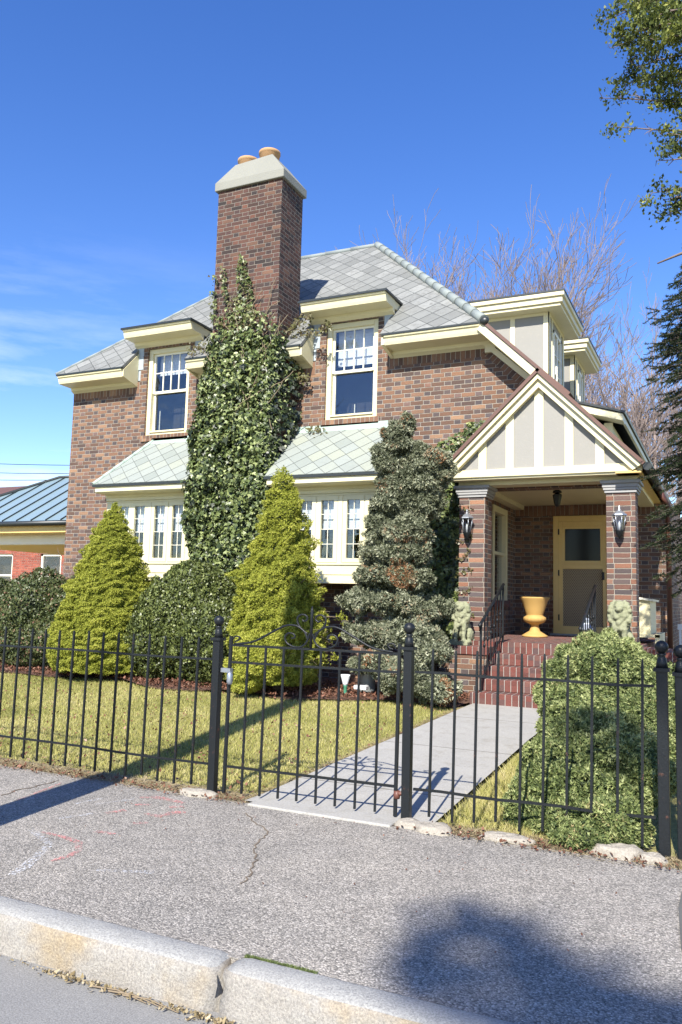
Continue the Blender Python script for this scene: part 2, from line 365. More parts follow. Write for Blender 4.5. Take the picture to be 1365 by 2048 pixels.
M_straw=leafmat('dry_straw',[(0,(.14,.10,.05)),(.5,(.30,.24,.13)),(1,(.5,.42,.28))],.8,.1,.1)
M_chip=leafmat('bark_chip',[(0,(.06,.03,.02)),(.5,(.15,.07,.045)),(.9,(.25,.13,.09)),(1,(.4,.28,.2))],.9,0,.1)
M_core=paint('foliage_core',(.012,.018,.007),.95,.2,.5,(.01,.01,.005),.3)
M_bark=paint('grey_bark',(.17,.13,.11),.95,.25,1.0,(.07,.05,.04),.5)
M_twig=paint('reddish_twig',(.24,.19,.17),.9,.25,.3,(.12,.07,.06),.5)
M_vine=paint('vine_stem',(.22,.17,.11),.9,.2,.3,(.12,.1,.07),.5)
def ground_mats():
    t=NT('asphalt_sidewalk'); p=t.obj()
    vo=t.n('ShaderNodeTexVoronoi'); vo.inputs['Scale'].default_value=130; t.l(p,vo.inputs[0])
    vo2=t.n('ShaderNodeTexVoronoi'); vo2.inputs['Scale'].default_value=210; t.l(p,vo2.inputs[0])
    s=t.n('ShaderNodeSeparateColor'); t.l(vo.outputs['Color'],s.inputs[0])
    s2=t.n('ShaderNodeSeparateColor'); t.l(vo2.outputs['Color'],s2.inputs[0])
    c=t.ramp(s.outputs[0],[(0,(.085,.08,.071)),(.25,(.20,.188,.163)),(.5,(.30,.28,.242)),(.75,(.41,.378,.323)),(1,(.66,.61,.54))])
    c2=t.ramp(s2.outputs[0],[(0,(.10,.093,.083)),(.6,(.27,.253,.225)),(1,(.5,.475,.43))])
    c=t.mix(.4,c,c2)
    edge=t.ramp(vo.outputs['Distance'],[(.45,1),(.9,.5)]); c=t.mix(1,c,edge,'MULTIPLY')
    n=t.noise(.9,6,.6); c=t.mix(.7,c,t.ramp(n,[(.3,(.38,.38,.39)),(.7,(.60,.58,.56))]),'OVERLAY')
    n2=t.noise(5,5,.65); c=t.mix(.35,c,t.ramp(n2,[(.35,(.36,.36,.36)),(.65,(.62,.62,.62))]),'OVERLAY')
    t.color(c); t.rough(.95); t.bump(t.math('SUBTRACT',1,vo.outputs['Distance']),.8,.005); side=t.m
    t=NT('asphalt_road'); n=t.noise(160,3,.7); n1=t.noise(2.5,6,.6); c=t.mix(n1,(.19,.188,.18),(.26,.255,.24)); c=t.mix(.8,c,t.ramp(n,[(.35,(.3,.3,.3)),(.7,(.7,.7,.7))]),'OVERLAY'); t.color(c); t.rough(.9); t.bump(n,.6,.004); road=t.m
    t=NT('granite_kerb'); n=t.noise(110,4,.8); n1=t.noise(6,6,.7); n2=t.noise(2.2,4,.6)
    s=t.n('ShaderNodeSeparateXYZ'); t.l(t.n('ShaderNodeNewGeometry').outputs['Normal'],s.inputs[0])
    top=t.math('GREATER_THAN',s.outputs[2],.7)
    c=t.mix(n1,(.27,.24,.20),(.34,.33,.31)); c=t.mix(t.ramp(n2,[(.48,0),(.64,.6)]),c,(.33,.24,.12)); c=t.mix(top,c,t.mix(n1,(.28,.275,.26),(.39,.385,.365)))
    c=t.mix(.8,c,t.ramp(n,[(.3,(.22,.22,.23)),(.65,(.72,.72,.70))]),'OVERLAY'); t.color(c); t.rough(.9); t.bump(t.math('ADD',n,t.math('MULTIPLY',n1,2)),.7,.012); kerb=t.m
    t=NT('path_concrete'); n=t.noise(3,7,.65); n1=t.noise(70,3,.6); s=t.n('ShaderNodeSeparateXYZ'); t.l(t.obj(),s.inputs[0])
    y=t.math('FRACT',t.math('DIVIDE',t.math('ADD',s.outputs[1],.35),1.5)); jn=t.math('LESS_THAN',y,.011)
    c=t.mix(n,(.27,.262,.24),(.38,.368,.335)); c=t.mix(.5,c,t.ramp(n1,[(.3,(.35,.35,.35)),(.7,(.65,.65,.65))]),'OVERLAY'); c=t.mix(t.math('MULTIPLY',t.ramp(t.noise(7,6,.7),[(.52,0),(.68,1)]),.35),c,(.17,.15,.11)); c=t.mix(t.math('MULTIPLY',jn,.8),c,(.1,.09,.07)); t.color(c); t.rough(.9); t.bump(n1,.3,.003); path=t.m
    t=NT('lawn_soil'); n=t.noise(30,5,.7); n1=t.noise(1.5,5,.6); c=t.mix(n1,(.19,.19,.055),(.32,.28,.11)); c=t.mix(.7,c,t.ramp(n,[(.3,(.25,.25,.25)),(.7,(.7,.7,.65))]),'OVERLAY'); t.color(c); t.rough(.95); t.bump(n,1,.02); soil=t.m
    t=NT('bark_mulch'); n=t.noise(35,5,.75); n1=t.noise(4,4); c=t.ramp(n,[(.3,(.05,.028,.02)),(.5,(.13,.065,.042)),(.65,(.2,.11,.075)),(.8,(.3,.2,.14))]); t.color(c); t.rough(.95); t.bump(n,1,.02); mulch=t.m
    t=NT('dirt_verge'); n=t.noise(40,5,.75); n1=t.noise(3,5); c=t.ramp(n,[(.3,(.11,.08,.05)),(.55,(.25,.20,.135)),(.75,(.40,.35,.26))]); c=t.mix(n1,c,(.30,.26,.17)); t.color(c); t.rough(.95); t.bump(n,1,.02); dirt=t.m
    t=NT('rough_granite'); n=t.noise(18,6,.7); n1=t.noise(90,3,.7); c=t.mix(n,(.24,.21,.17),(.40,.37,.31)); c=t.mix(.6,c,t.ramp(n1,[(.3,(.3,.3,.3)),(.7,(.7,.7,.7))]),'OVERLAY'); t.color(c); t.rough(.95); t.bump(n,.8,.02); stone=t.m
    return side,road,kerb,path,soil,mulch,dirt,stone
M_side,M_road,M_kerb,M_path,M_soil,M_mulch,M_dirt,M_stone=ground_mats()
def markmat(name,c,thr):
    t=NT(name); t.color(c); t.rough(.9); n=t.noise(70,4,.8); n2=t.noise(6,3)
    a=t.math('MULTIPLY',t.ramp(n,[(thr,0),(thr+.12,1)]),t.ramp(n2,[(.35,.3),(.6,1)])); t.set(t.b.inputs['Alpha'],a); return t.m
M_mred=markmat('worn_red_paint',(.62,.24,.22),.47); M_mwh=markmat('worn_white_chalk',(.7,.72,.75),.5)

# ------------------------------------------------------------------ setting
def zg(y): return 0.2*min(1,max(0,(y-5.1)/4.4))
def struct(mb,name,mat,label,cat,bevel=0):
    return tag(mb.build(name,mat,bevel=bevel),label,cat,kind='structure')
g=MB().quad((-300,-300,-.40),(300,-300,-.40),(300,400,-.40),(-300,400,-.40))
struct(g,'ground',M_soil,'flat ground reaching out to the horizon','ground')
g=MB().quad((-60,-14,-.155),(40,-14,-.155),(40,2.74,-.155),(-60,2.74,-.155)); struct(g,'road',M_road,'grey asphalt road in front of the kerb','road')
g=MB().box(-60,40,2.85,4.92,-.3,0); struct(g,'sidewalk',M_side,'pebbly grey asphalt sidewalk between kerb and fence','sidewalk')
g=MB().box(-60,40,4.92,5.16,-.3,-.004); struct(g,'verge_dirt',M_dirt,'strip of dirt and dead grass under the iron fence','dirt')
# granite kerb blocks with a rough joint
def kerb_block(x0,x1,seed):
    mb=MB(); n=max(2,int((x1-x0)/.06)); prof=[(2.872,-.02),(2.872,.004),(2.86,.008),(2.80,.008),(2.752,.002),(2.735,-.012),(2.728,-.05),(2.722,-.1),(2.715,-.16),(2.715,-.3)]
    vs=[]
    for i in range(n+1):
        x=x0+(x1-x0)*i/n; e=min(x-x0,x1-x)
        for (y,z) in prof:
            k=noise.noise(Vector((x*3+seed,y*9,z*9)))*.010+noise.noise(Vector((x*13+seed,y*20,z*20)))*.006
            ee=max(0,.05-e)/.05
            front=1 if z<.003 and y<2.8 else .25
            xx=x+(ee*(noise.noise(Vector((seed,y*14,z*12)))*.02+.004)*(1 if i==0 else -1) if e<.01 else 0)
            vs.append((xx,y-k*front*1.5+ee*ee*.018*front,z-(ee*ee*.012)+k*.25*(z>-.02)))
    m=len(prof); fs=[(i*m+j,i*m+j+1,(i+1)*m+j+1,(i+1)*m+j) for i in range(n) for j in range(m-1)]
    fs+=[tuple(range(m-1,-1,-1)),tuple(n*m+j for j in range(m))]
    mb.add(vs,fs,True)
    return mb
kmb=[(-9,-5.2,3),(-5.18,-1.78,8),(-1.755,1.6,15)]
for i,(a,b,s_) in enumerate(kmb):
    o=kerb_block(a,b,s_).build('kerb',M_kerb); tag(o,'granite kerb block beside the road',None,kind='structure')
    o['category']='kerb'; o['label']=['granite kerb block at the left edge of the photo','ochre stained granite kerb block left of the open joint','grey granite kerb block right of the open joint'][i]
# lawn base, mulch bed, path: gently rising sheets
def sheet(pts_fn,nx,ny,name,mat,label,cat,dz,rough=0.0):
    V=[];F=[]
    for j in range(ny+1):
        for i in range(nx+1):
            x,y=pts_fn(i/nx,j/ny); z=zg(y)+dz+ (noise.noise(Vector((x*1.7,y*1.7,0)))*rough)
            V.append((x,y,z))
    for j in range(ny):
        for i in range(nx):
            a=j*(nx+1)+i; F.append((a,a+1,a+nx+2,a+nx+1))
    o=fastmesh(name,np.array(V),np.array(F),mat,smooth=True); return tag(o,label,cat,kind='structure')
sheet(lambda a,b:(-30+34*a,5.16+14*b),60,30,'lawn_ground',M_soil,'rising lawn soil between fence and house','lawn ground',-.03)
def pathL(y): return -3.02+ (y-4.98)*.058
def pathR(y): return -1.70-(y-4.98)*.003 if y<8 else -1.70
sheet(lambda a,b:(pathL(4.93+4.67*b)*(1-a)+pathR(4.93+4.67*b)*a,4.93+4.67*b),6,24,'garden_path',M_path,'pale concrete path rising from the gate to the porch steps','path',.012)
def bedfront(x):
    return 9.05+.12*math.sin(x*1.3)+.1*math.sin(x*3.1+1)+(.25*max(0,min(1,(x+4.2)/1.0)))
sheet(lambda a,b:(-16+13.15*a,(bedfront(-16+13.15*a))*(1-b)+12.2*b),70,14,'mulch_bed',M_mulch,'reddish bark mulch bed along the house wall','mulch bed',.0,.04)
sheet(lambda a,b:(-1.66+3*a,8.2+3.2*b),12,10,'mulch_bed',M_mulch,'bark mulch to the right of the porch steps','mulch bed',.0,.03)
# darker paved driveway to the right of the sidewalk
M_dark_asph=paint('dark_asphalt',(.10,.098,.09),.95,.3,1.0,(.16,.13,.09),.5)
g=MB().add([(-.225,4.86,.004),(-.235,4.3,.004),(-.20,3.8,.004),(-.12,3.4,.004),(.2,2.95,.004),(8,2.9,.004),(8,4.9,.004)],[(0,1,2,3,4,5,6)])
struct(g,'driveway_apron',M_dark_asph,'darker asphalt strip at the right edge of the sidewalk','driveway')
g=MB().box(.1,8,5.2,30,-.2,.02); struct(g,'driveway',M_road,'asphalt driveway beyond the right gate post','driveway')

# red and white worn marks, cracks
def stroke(pts,w,z=.0045):
    mb=MB(); P=[Vector((x,y,z)) for x,y in pts]; vs=[]
    for i,p in enumerate(P):
        d=(P[min(i+1,len(P)-1)]-P[max(i-1,0)]).normalized(); n_=Vector((-d.y,d.x,0)); ww=w*(1 if 0<i<len(P)-1 else .6)*random.uniform(.8,1.2)
        vs+= [p+n_*ww,p-n_*ww]
    mb.add(vs,[(2*i,2*i+1,2*i+3,2*i+2) for i in range(len(P)-1)]); return mb
def marks(lst,name,mat,label,w):
    mb=MB()
    for pts in lst:
        s_=stroke(pts,w); mb.add(s_.v,s_.f)
    struct(mb,name,mat,label,'paint mark')

marks([[(-3.65,3.71),(-3.46,3.70),(-3.32,3.66),(-3.22,3.55),(-3.2,3.45),(-3.22,3.35)]],'paint_mark',M_mred,'worn red arrow sprayed on the sidewalk',.022)
marks([[(-3.7,4.65),(-3.63,4.71),(-3.49,4.71),(-3.35,4.68)],[(-3.6,4.48),(-3.51,4.54)],[(-3.62,4.22),(-3.56,4.34)],[(-3.4,4.34),(-3.29,4.33),(-3.26,4.46),(-3.2,4.5)],[(-3.37,4.55),(-3.30,4.61)],[(-3.32,4.12),(-3.25,4.18)],[(-3.4,3.88),(-3.26,3.89)]],'paint_mark',M_mred,'scattered worn red dashes on the sidewalk by the left gate post',.035)
marks([[(-4.34,4.16),(-4.40,4.45),(-4.46,4.7)]],'paint_mark',M_mred,'red line along the edge of the long shadow',.018)
marks([[(-3.75,3.72),(-3.44,3.56),(-3.26,3.21),(-3.23,3.09)],[(-3.78,3.97),(-3.68,4.17)],[(-3.83,4.35),(-3.7,4.6)],[(-2.92,3.36),(-2.65,3.47)],[(-3.95,4.3),(-3.9,4.5)]],'paint_mark',M_mwh,'faint white chalk lines on the sidewalk',.03)
def crack(pts,name,w,label):
    P=[]
    for (a,b) in zip(pts[:-1],pts[1:]):
        for k in range(6):
            t=k/6; P.append((a[0]+(b[0]-a[0])*t+random.uniform(-.014,.014),a[1]+(b[1]-a[1])*t+random.uniform(-.014,.014)))
    P.append(pts[-1]); struct(stroke(P,w,.0035),name,M_crack,label,'crack')
M_crack=paint('crack_dirt',(.15,.115,.08),.95,.4,.5,(.04,.03,.02),.5)
crack([(-2.87,4.69),(-2.73,4.56),(-2.52,4.39),(-2.48,4.24),(-2.4,4.03),(-2.29,3.87),(-2.21,3.68),(-2.18,3.55)],'sidewalk_crack',.0045,'winding dirty crack in the sidewalk below the gate')
crack([(-4.53,4.2),(-4.56,4.36),(-4.54,4.55),(-4.54,4.75)],'sidewalk_crack',.006,'short dark crack at the left edge of the sidewalk')

# ------------------------------------------------------------------ brick house
YF=11.5
house=empty('brick_house',(-7,YF,.2),'two storey brown brick house with slate roof, cream trim and a gabled corner porch','house')
def wall_cells(mb,xs,zs,holes,y0,y1):
    for i in range(len(xs)-1):
        for j in range(len(zs)-1):
            cx=(xs[i]+xs[i+1])/2; cz=(zs[j]+zs[j+1])/2
            if any(h[0]<cx<h[1] and h[2]<cz<h[3] for h in holes): continue
            mb.box(xs[i],xs[i+1],y0,y1,zs[j],zs[j+1])
WL=(-9.47,-8.53,4.26,5.87); WR=(-5.82,-4.90,4.28,5.89)
BL=(-9.55,-7.95,1.75,3.2); BR=(-6.1,-4.3,1.75,3.2)
holes=[WL,WR,BL,BR]
mb=MB()
xs=sorted({-11.2,-3.32,-9.62,-8.37,-6.0,-4.73}|{h[0] for h in holes}|{h[1] for h in holes})
zs=sorted({-.2,5.28,6.09}|{h[2] for h in holes}|{h[3] for h in holes})
above=[(-11.3,-9.62,5.28,7),(-8.37,-6.0,5.28,7),(-4.73,-3,5.28,7)]
wall_cells(mb,xs,zs,holes+above,YF,YF+.22)
# upper wall over the porch, following the sloping rake
mb.prism([(-3.32,3.05),(-1.05,3.05),(-1.05,3.4),(-3.04,5.28),(-3.32,5.28)],'y',YF,YF+.22)
# left, right and rear walls
mb.box(-11.2,-10.98,YF+.22,16.6,-.2,5.28)
mb.box(-3.54,-3.32,YF+.22,12.55,-.2,5.1); mb.box(-3.54,-3.32,12.55,13.5,-.2,1.45); mb.box(-3.54,-3.32,12.55,13.5,2.98,5.1); mb.box(-3.54,-3.32,13.5,14.1,-.2,5.1)
mb.box(-11.2,-.95,16.6,16.8,-.2,3.4)
# wing wall with the door
wall_cells(mb,[-3.54,-2.66,-1.68,-.86],[-.2,.9,2.93,3.3],[(-2.66,-1.68,.9,2.93)],14.1,14.3)
mb.box(-1.08,-.86,14.3,20.5,-.2,3.3)
hw=mb.build('wall',M_brick,house)
# soldier courses under the eaves, along the rake, over and under windows
mb=MB(); e=.004
for a,b in ((-11.2,-9.62),(-8.37,-7.66),(-6.40,-6.0),(-4.73,-3.06)): mb.box(a,b,YF-e,YF+.05,5.06,5.27)
for W in (WL,WR): mb.box(W[0]-.02,W[1]+.02,YF-e,YF+.04,W[3]+.001,W[3]+.2)
mb.build_each('soldier_course',M_sold,house)
mb=MB()
for W in (WL,WR): mb.box(W[0]-.05,W[1]+.05,YF-.03,YF+.1,W[2]-.115,W[2]-.002)
mb.build_each('brick_sill',M_sold,house,bevel=.004)
# rake soldier course
sl=.967; d=Vector((1,0,-sl)).normalized(); nn=Vector((sl,0,1)).normalized()
p0=Vector((-3.06,0,5.27)); mb=MB()
q=[p0-nn*.21+d*(-.0),p0-nn*.0,p0+d*2.4,p0+d*2.4-nn*.21]
V=[(p.x,YF-e-.003,p.z) for p in q]
me_o=MB().add(V,[(0,1,2,3)][:1])
o=me_o.build('rake_course',M_sold,house); 
uvd=o.data.uv_layers[0].data
for li in range(4):
    p=Vector(V[o.data.loops[li].vertex_index]); p.y=0; dd=p-p0; uvd[li].uv=(dd.dot(d),dd.dot(nn))
if o.data.polygons[0].normal.y>0: o.data.flip_normals()

# roofs
EY=11.05; EZ=5.45; XL=-11.24; XR=-3.06; A=2.97; PY=EY+A; PZ=EZ+A*.973
YB=21.5
roof=MB()
# front slope
ks=A*.973/A; YN=EY+.72; ZN=EZ+.72*ks
roof.slab([(XL+.72,YN,ZN),(XR-.72,YN,ZN),(XR-A,PY,PZ),(XL+A,PY,PZ)],.05)
roof.slab([(XL,EY,EZ),(-9.68,EY,EZ),(-9.68,YN,ZN),(XL+.72,YN,ZN)],.05)
roof.slab([(-8.31,EY,EZ),(-6.05,EY,EZ),(-6.05,YN,ZN),(-8.31,YN,ZN)],.05)
roof.slab([(-4.68,EY,EZ),(XR,EY,EZ),(XR-.72,YN,ZN),(-4.68,YN,ZN)],.05)
# left hip slope
roof.slab([(XL,16.99,EZ),(XL,EY,EZ),(XL+A,PY,PZ)],.05)
# right slope, running down past the front eave to the low eave
XE=-.86; ZE=EZ-(XE-XR)*sl
roof.slab([(XR,EY,EZ),(-1.85,EY,EZ-(-1.85-XR)*sl),(-1.85,YB,EZ-(-1.85-XR)*sl),(XR-A,YB,PZ),(XR-A,PY,PZ)],.05)
roof.slab([(-1.85,12.6,EZ-(-1.85-XR)*sl),(XE,12.6,ZE),(XE,YB,ZE),(-1.85,YB,EZ-(-1.85-XR)*sl)],.05)
# rear slopes
roof.slab([(XR-A,16.99,EZ),(XL,16.99,EZ),(XL+A,PY,PZ),(XR-A,PY,PZ)],.05)
roof.slab([(XR-A,PY,PZ),(XR-A,YB,PZ),(-9.0,YB,EZ),(-9.0,PY,EZ)],.05)
rf=roof.build('roof',M_slate,house)
# ridge and hip rolls: overlapping half-round caps
def caps(name,a,b,rad,seg,mat,parent):
    a=Vector(a);b=Vector(b);n_=int((b-a).length/seg); mb=MB()
    for i in range(n_):
        p=a+(b-a)*(i/n_); q_=a+(b-a)*((i+1.1)/n_)
        mb.tube([p,q_],[rad*1.08,rad*.92],8)
    return mb.build(name,mat,parent,bevel=0)
caps('ridge_cap',(XL+A,PY,PZ),(XR-A,PY,PZ),.05,.45,M_ridge,house)
caps('hip_cap',(XR,EY,EZ+.01),(XR-A,PY,PZ),.075,.30,M_ridge,house)
caps('hip_cap',(XL,EY,EZ),(XL+A,PY,PZ),.03,.30,M_ridge,house)
MB().ball((XR+.01,EY-.01,EZ-.005),(.07,.05,.06)).build('hip_end',M_black,house)
# eave cornices
def cornice(x0,x1,y,zt,name='cornice',ret=(1,1),yb=YF,parent=house):
    mb=MB()
    # profile (y,z) : crown, fascia, soffit, bed mould
    prof=[(y+.03,zt-.035),(y-.0,zt-.035),(y+.008,zt-.06),(y+.03,zt-.075),(y+.045,zt-.13),(y+.06,zt-.17),(y+.10,zt-.175),(yb-.08,zt-.18),(yb-.07,zt-.23),(yb-.03,zt-.25),(yb-.002,zt-.27),(yb-.002,zt-.036)]
    mb.prism(prof,'x',x0,x1)
    return mb.build(name,M_trim,parent)
def gutter(x0,x1,y,zt): 
    MB().box(x0,x1,y-.012,y+.03,zt-.032,zt-.004).build('drip_edge',M_black,house)
for a,b in ((XL+.03,-9.70),(-8.29,-7.6),(-6.40,-6.09),(-4.62,XR-.02)):
    cornice(a,b,EY,EZ); gutter(a-.02,b+.02,EY,EZ)
for xa_,xb_ in ((-9.699,-9.672),(-8.318,-8.291),(-6.089,-6.052),(-4.678,-4.621)):
    MB().prism([(EY+.045,EZ-.165),(YF-.003,EZ-.265),(YF-.003,EZ+.36),(EY+.045,EZ-.05)],'x',xa_,xb_).build('eave_end_board',M_trim,house)
# rake board along the right slope edge
def rakeboard(x0,z0,x1,z1,y0,y1,h,off,name,mat,parent=house):
    d_=Vector((x1-x0,0,z1-z0)).normalized(); n_=Vector((-d_.z,0,d_.x))
    if n_.z<0:n_=-n_
    a=Vector((x0,0,z0))-n_*off; b=Vector((x1,0,z1))-n_*off
    mb=MB(); mb.prism([(a.x,a.z),(b.x,b.z),(b.x-n_.x*h,b.z-n_.z*h),(a.x-n_.x*h,a.z-n_.z*h)],'y',y0,y1)
    return mb.build(name,mat,parent)
XK=-1.85; ZK=EZ-(XK-XR)*sl
rakeboard(XR,EZ,XK,ZK,EY-.012,EY+.35,.045,.0-.004,'rake_edge',M_brown)
rakeboard(XR,EZ,XK,ZK,EY+.01,EY+.05,.11,.045,'rake_board',M_trim)
rakeboard(XR-.02,EZ,XK,ZK,EY+.05,YF-.01,.03,.11,'rake_soffit',M_trim)
rakeboard(XR-.04,EZ-.02,XK,ZK,YF-.07,YF-.005,.08,.13,'rake_mould',M_trim)
MB().box(-3.15,-3.0,YF-.062,YF-.004,5.10,5.30).build('rake_block',M_trim,house)
# wall dormers
for xc,W in ((-8.995,WL),(-5.365,WR)):
    x0,x1=xc-.63,xc+.63
    dz=6.17
    dm=cornice(x0-.11,x1+.11,11.08,dz,'dormer_cornice',yb=YF)
    # side returns of the cornice
    mb=MB()
    for s_,xx in ((-1,x0),(1,x1)):
        xo=xx+s_*.11
        mb.box(xo-s_*.004,xx+s_*.03,11.14,12.0,dz-.168,dz-.042)
    mb.build_each('cornice_return',M_trim,dm)
    MB().box(x0-.14,x1+.14,11.06,12.1,dz-.034,dz).build('dormer_roof',M_black,dm)
    mb=MB()
    mb.box(x0-.055,x0,YF+.01,12.1,5.3,6.0); mb.box(x1,x1+.055,YF+.01,12.1,5.3,6.0)
    mb.box(x0-.07,x0+.06,YF-.006,YF+.1,5.50,6.0); mb.box(x1-.06,x1+.07,YF-.006,YF+.1,5.50,6.0)
    mb.build_each('lead_cheek',M_lead,dm)
# windows
def window(name,x0,x1,z0,z1,parent,Y=YF+.045,label=None,blindz=.5):
    c=.085; mb=MB()
    fr=MB()
    fr.box(x0,x0+c,Y,Y+.14,z0,z1); fr.box(x1-c,x1,Y,Y+.14,z0,z1); fr.box(x0+c,x1-c,Y,Y+.14,z1-c,z1); fr.box(x0+c,x1-c,Y+.004,Y+.14,z0,z0+.055)
    fr.box(x0+c+.0,x1-c+.0,Y-.022,Y+.03,z0+.0551,z0+.085)
    f_=fr.build(name,M_trim,parent,bevel=.004); 
    if label: f_['label']=label
    a0,a1,b0,b1=x0+c,x1-c,z0+.055,z1-c; zm=(b0+b1)/2+.02
    up=MB(); s=.036; y=Y+.045
    up.box(a0,a0+s,y,y+.035,zm-.02,b1); up.box(a1-s,a1,y,y+.035,zm-.02,b1); up.box(a0+s,a1-s,y,y+.035,b1-s,b1); up.box(a0+s,a1-s,y-.004,y+.035,zm-.03,zm+.015)
    wv=(a1-a0-2*s)
    for k in (1,2,3): xx=a0+s+wv*k/4; up.box(xx-.009,xx+.009,y+.005,y+.03,zm+.015,b1-s)
    zz=(zm+b1)/2; up.box(a0+s,a1-s,y+.008,y+.028,zz-.008,zz+.008)
    up.build('upper_sash',M_white,f_)
    lo=MB(); y2=Y+.085; s=.04
    lo.box(a0,a0+s,y2,y2+.035,b0,zm); lo.box(a1-s,a1,y2,y2+.035,b0,zm); lo.box(a0+s,a1-s,y2,y2+.035,b0,b0+.055)
    lo.build('lower_sash',M_white,f_)
    gg=MB(); gg.box(a0+.02,a1-.02,y+.014,y+.018,zm,b1-.02); gg.box(a0+.02,a1-.02,y2+.014,y2+.018,b0+.02,zm); gg.build_each('pane',M_glass,f_)
    bz=b1-(b1-b0)*blindz
    MB().box(a0+.03,a1-.03,Y+.19,Y+.20,bz,b1).build('blind',M_blind,f_)
    return f_
w1=window('window',*WL,house,blindz=.25); w2=window('window',*WR,house,blindz=.40)
MB().box(-9.3,-9.285,YF+.2,YF+.21,4.35,4.75).build('sash_rod',M_white,w1)
MB().box(-5.38,-5.365,YF+.2,YF+.21,4.38,4.56).build('sash_rod',M_white,w2)
# dark backing sheets behind the windows, the rooms' gloom put into their colour
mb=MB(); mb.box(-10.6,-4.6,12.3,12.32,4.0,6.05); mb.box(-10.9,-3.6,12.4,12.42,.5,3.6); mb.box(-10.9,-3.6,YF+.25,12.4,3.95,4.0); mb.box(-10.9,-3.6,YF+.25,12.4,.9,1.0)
mb.build('dark_backing',M_dark,house)
# interior of rooms seen through casements: pale curtain at back
# bay windows
def bay(x0,x1,hipL,hipR,panes,label):
    Y0=10.86; zb,zt=1.64,3.08
    body=MB()
    # hollow box: back open to the room
    pz0,pz1=2.0,2.9
    xs_=[x0]+[v for p in panes for v in p]+[x1]
    xs_=sorted(set(xs_)); zs_=[zb,pz0,pz1,zt]
    for i in range(len(xs_)-1):
        for j in range(3):
            cx=(xs_[i]+xs_[i+1])/2
            if j==1 and any(p[0]<cx<p[1] for p in panes): continue
            body.box(xs_[i],xs_[i+1],Y0,Y0+.05,zs_[j],zs_[j+1])
    body.box(x0,x0+.06,Y0+.05,YF-.002,zb,zt); body.box(x1-.06,x1,Y0+.05,YF-.002,zb,zt); body.box(x0+.06,x1-.06,Y0+.05,YF-.002,zb,zb+.05)
    b=body.build('bay_window',M_trim,house); b['label']=label
    # mouldings: sill band, base panel, head
    m=MB(); m.box(x0-.015,x1+.015,Y0-.02,Y0-.002,zb,zb+.05); m.box(x0-.01,x1+.01,Y0-.012,Y0-.002,zb+.13,zb+.145); m.box(x0-.02,x1+.02,Y0-.03,Y0-.002,zt-.09,zt-.01); m.box(x0-.01,x1+.01,Y0-.014,Y0-.002,pz1+.055,pz1+.075)
    m.box(x0-.02,x0-.002,Y0-.03,YF-.005,zt-.09,zt-.01); m.box(x1+.002,x1+.02,Y0-.03,YF-.005,zt-.09,zt-.01)
    m.build_each('moulding',M_trim,b)
    # mullions between casement pairs
    m=MB()
    for i in range(len(panes)-1):
        xm=(panes[i][1]+panes[i+1][0])/2; gap=panes[i+1][0]-panes[i][1]
        if gap>.16: m.box(xm-.035,xm+.035,Y0-.014,Y0-.002,pz0-.06,pz1+.05)
    m.box(panes[0][0]-.09,panes[-1][1]+.09,Y0-.02,Y0-.002,pz0-.085,pz0-.06)
    m.build_each('mullion',M_trim,b)
    for p in panes:
        s=MB(); q=.05
        s.box(p[0]-q,p[0]+.012,Y0-.01,Y0+.04,pz0-q,pz1+q); s.box(p[1]-.012,p[1]+q,Y0-.01,Y0+.04,pz0-q,pz1+q)
        s.box(p[0]+.012,p[1]-.012,Y0-.01,Y0+.04,pz0-q,pz0+.012); s.box(p[0]+.012,p[1]-.012,Y0-.01,Y0+.04,pz1-.012,pz1+q)
        c=s.build('casement',M_trim,b)
    g_=MB(); ld=MB(); bl=MB()
    for p in panes:
        g_=MB().box(p[0],p[1],Y0+.022,Y0+.026,pz0,pz1); g_.build('pane',M_glass,b)
        xm=(p[0]+p[1])/2; ld.box(xm-.004,xm+.004,Y0+.012,Y0+.03,pz0,pz1)
        for k in (1,2,3): zz=pz0+(pz1-pz0)*k/4; ld.box(p[0],p[1],Y0+.010,Y0+.028,zz-.004,zz+.004)
        bl.box(p[0]-.01,p[1]+.01,Y0+.11,Y0+.12,pz0+(pz1-pz0)*.50,pz1+.02)
    ld.build_each('lead_came',M_white,b); bl.build_each('shade',M_blind,b)
    # roof
    ez=3.245; tz=4.15; EYb=10.53
    xa=x0-.02 if not hipL else x0-.04; xb=x1+.02 if not hipR else x1+.04
    ta=x0+(.42 if hipL else 0); tb=x1-(.42 if hipR else 0)
    r_=MB(); r_.slab([(xa,EYb,ez),(xb,EYb,ez),(tb,YF-.005,tz),(ta,YF-.005,tz)],.035)
    if hipL: r_.slab([(xa,YF-.005,ez),(xa,EYb,ez),(ta,YF-.005,tz)],.035)
    if hipR: r_.slab([(xb,EYb,ez),(xb,YF-.005,ez),(tb,YF-.005,tz)],.035)
    br=r_.build('bay_roof',M_bays,b)
    if hipL: caps('hip_cap',(xa,EYb,ez+.0),(ta,YF-.01,tz+.0),.032,.22,M_copper,b)
    if hipR: caps('hip_cap',(xb,EYb,ez+.0),(tb,YF-.01,tz+.0),.032,.22,M_copper,b)
    fl=MB(); fl.box(ta-.03,tb+.03,YF-.03,YF-.003,tz-.05,tz+.045)
    fl.slab([(ta,YF-.09,tz-.075),(tb,YF-.09,tz-.075),(tb,YF-.015,tz+.005),(ta,YF-.015,tz+.005)],.01); fl.build('flashing',M_copper,b)
    MB().box(xa-.01,xb+.01,EYb-.012,EYb+.03,ez-.05,ez-.012).build('gutter',M_black,b)
    c=MB(); prof=[(EYb+.02,ez-.05),(EYb+.02,ez-.13),(EYb+.05,ez-.15),(Y0-.05,ez-.155),(Y0-.04,ez-.20),(Y0-.002,ez-.22),(Y0-.002,ez-.05)]
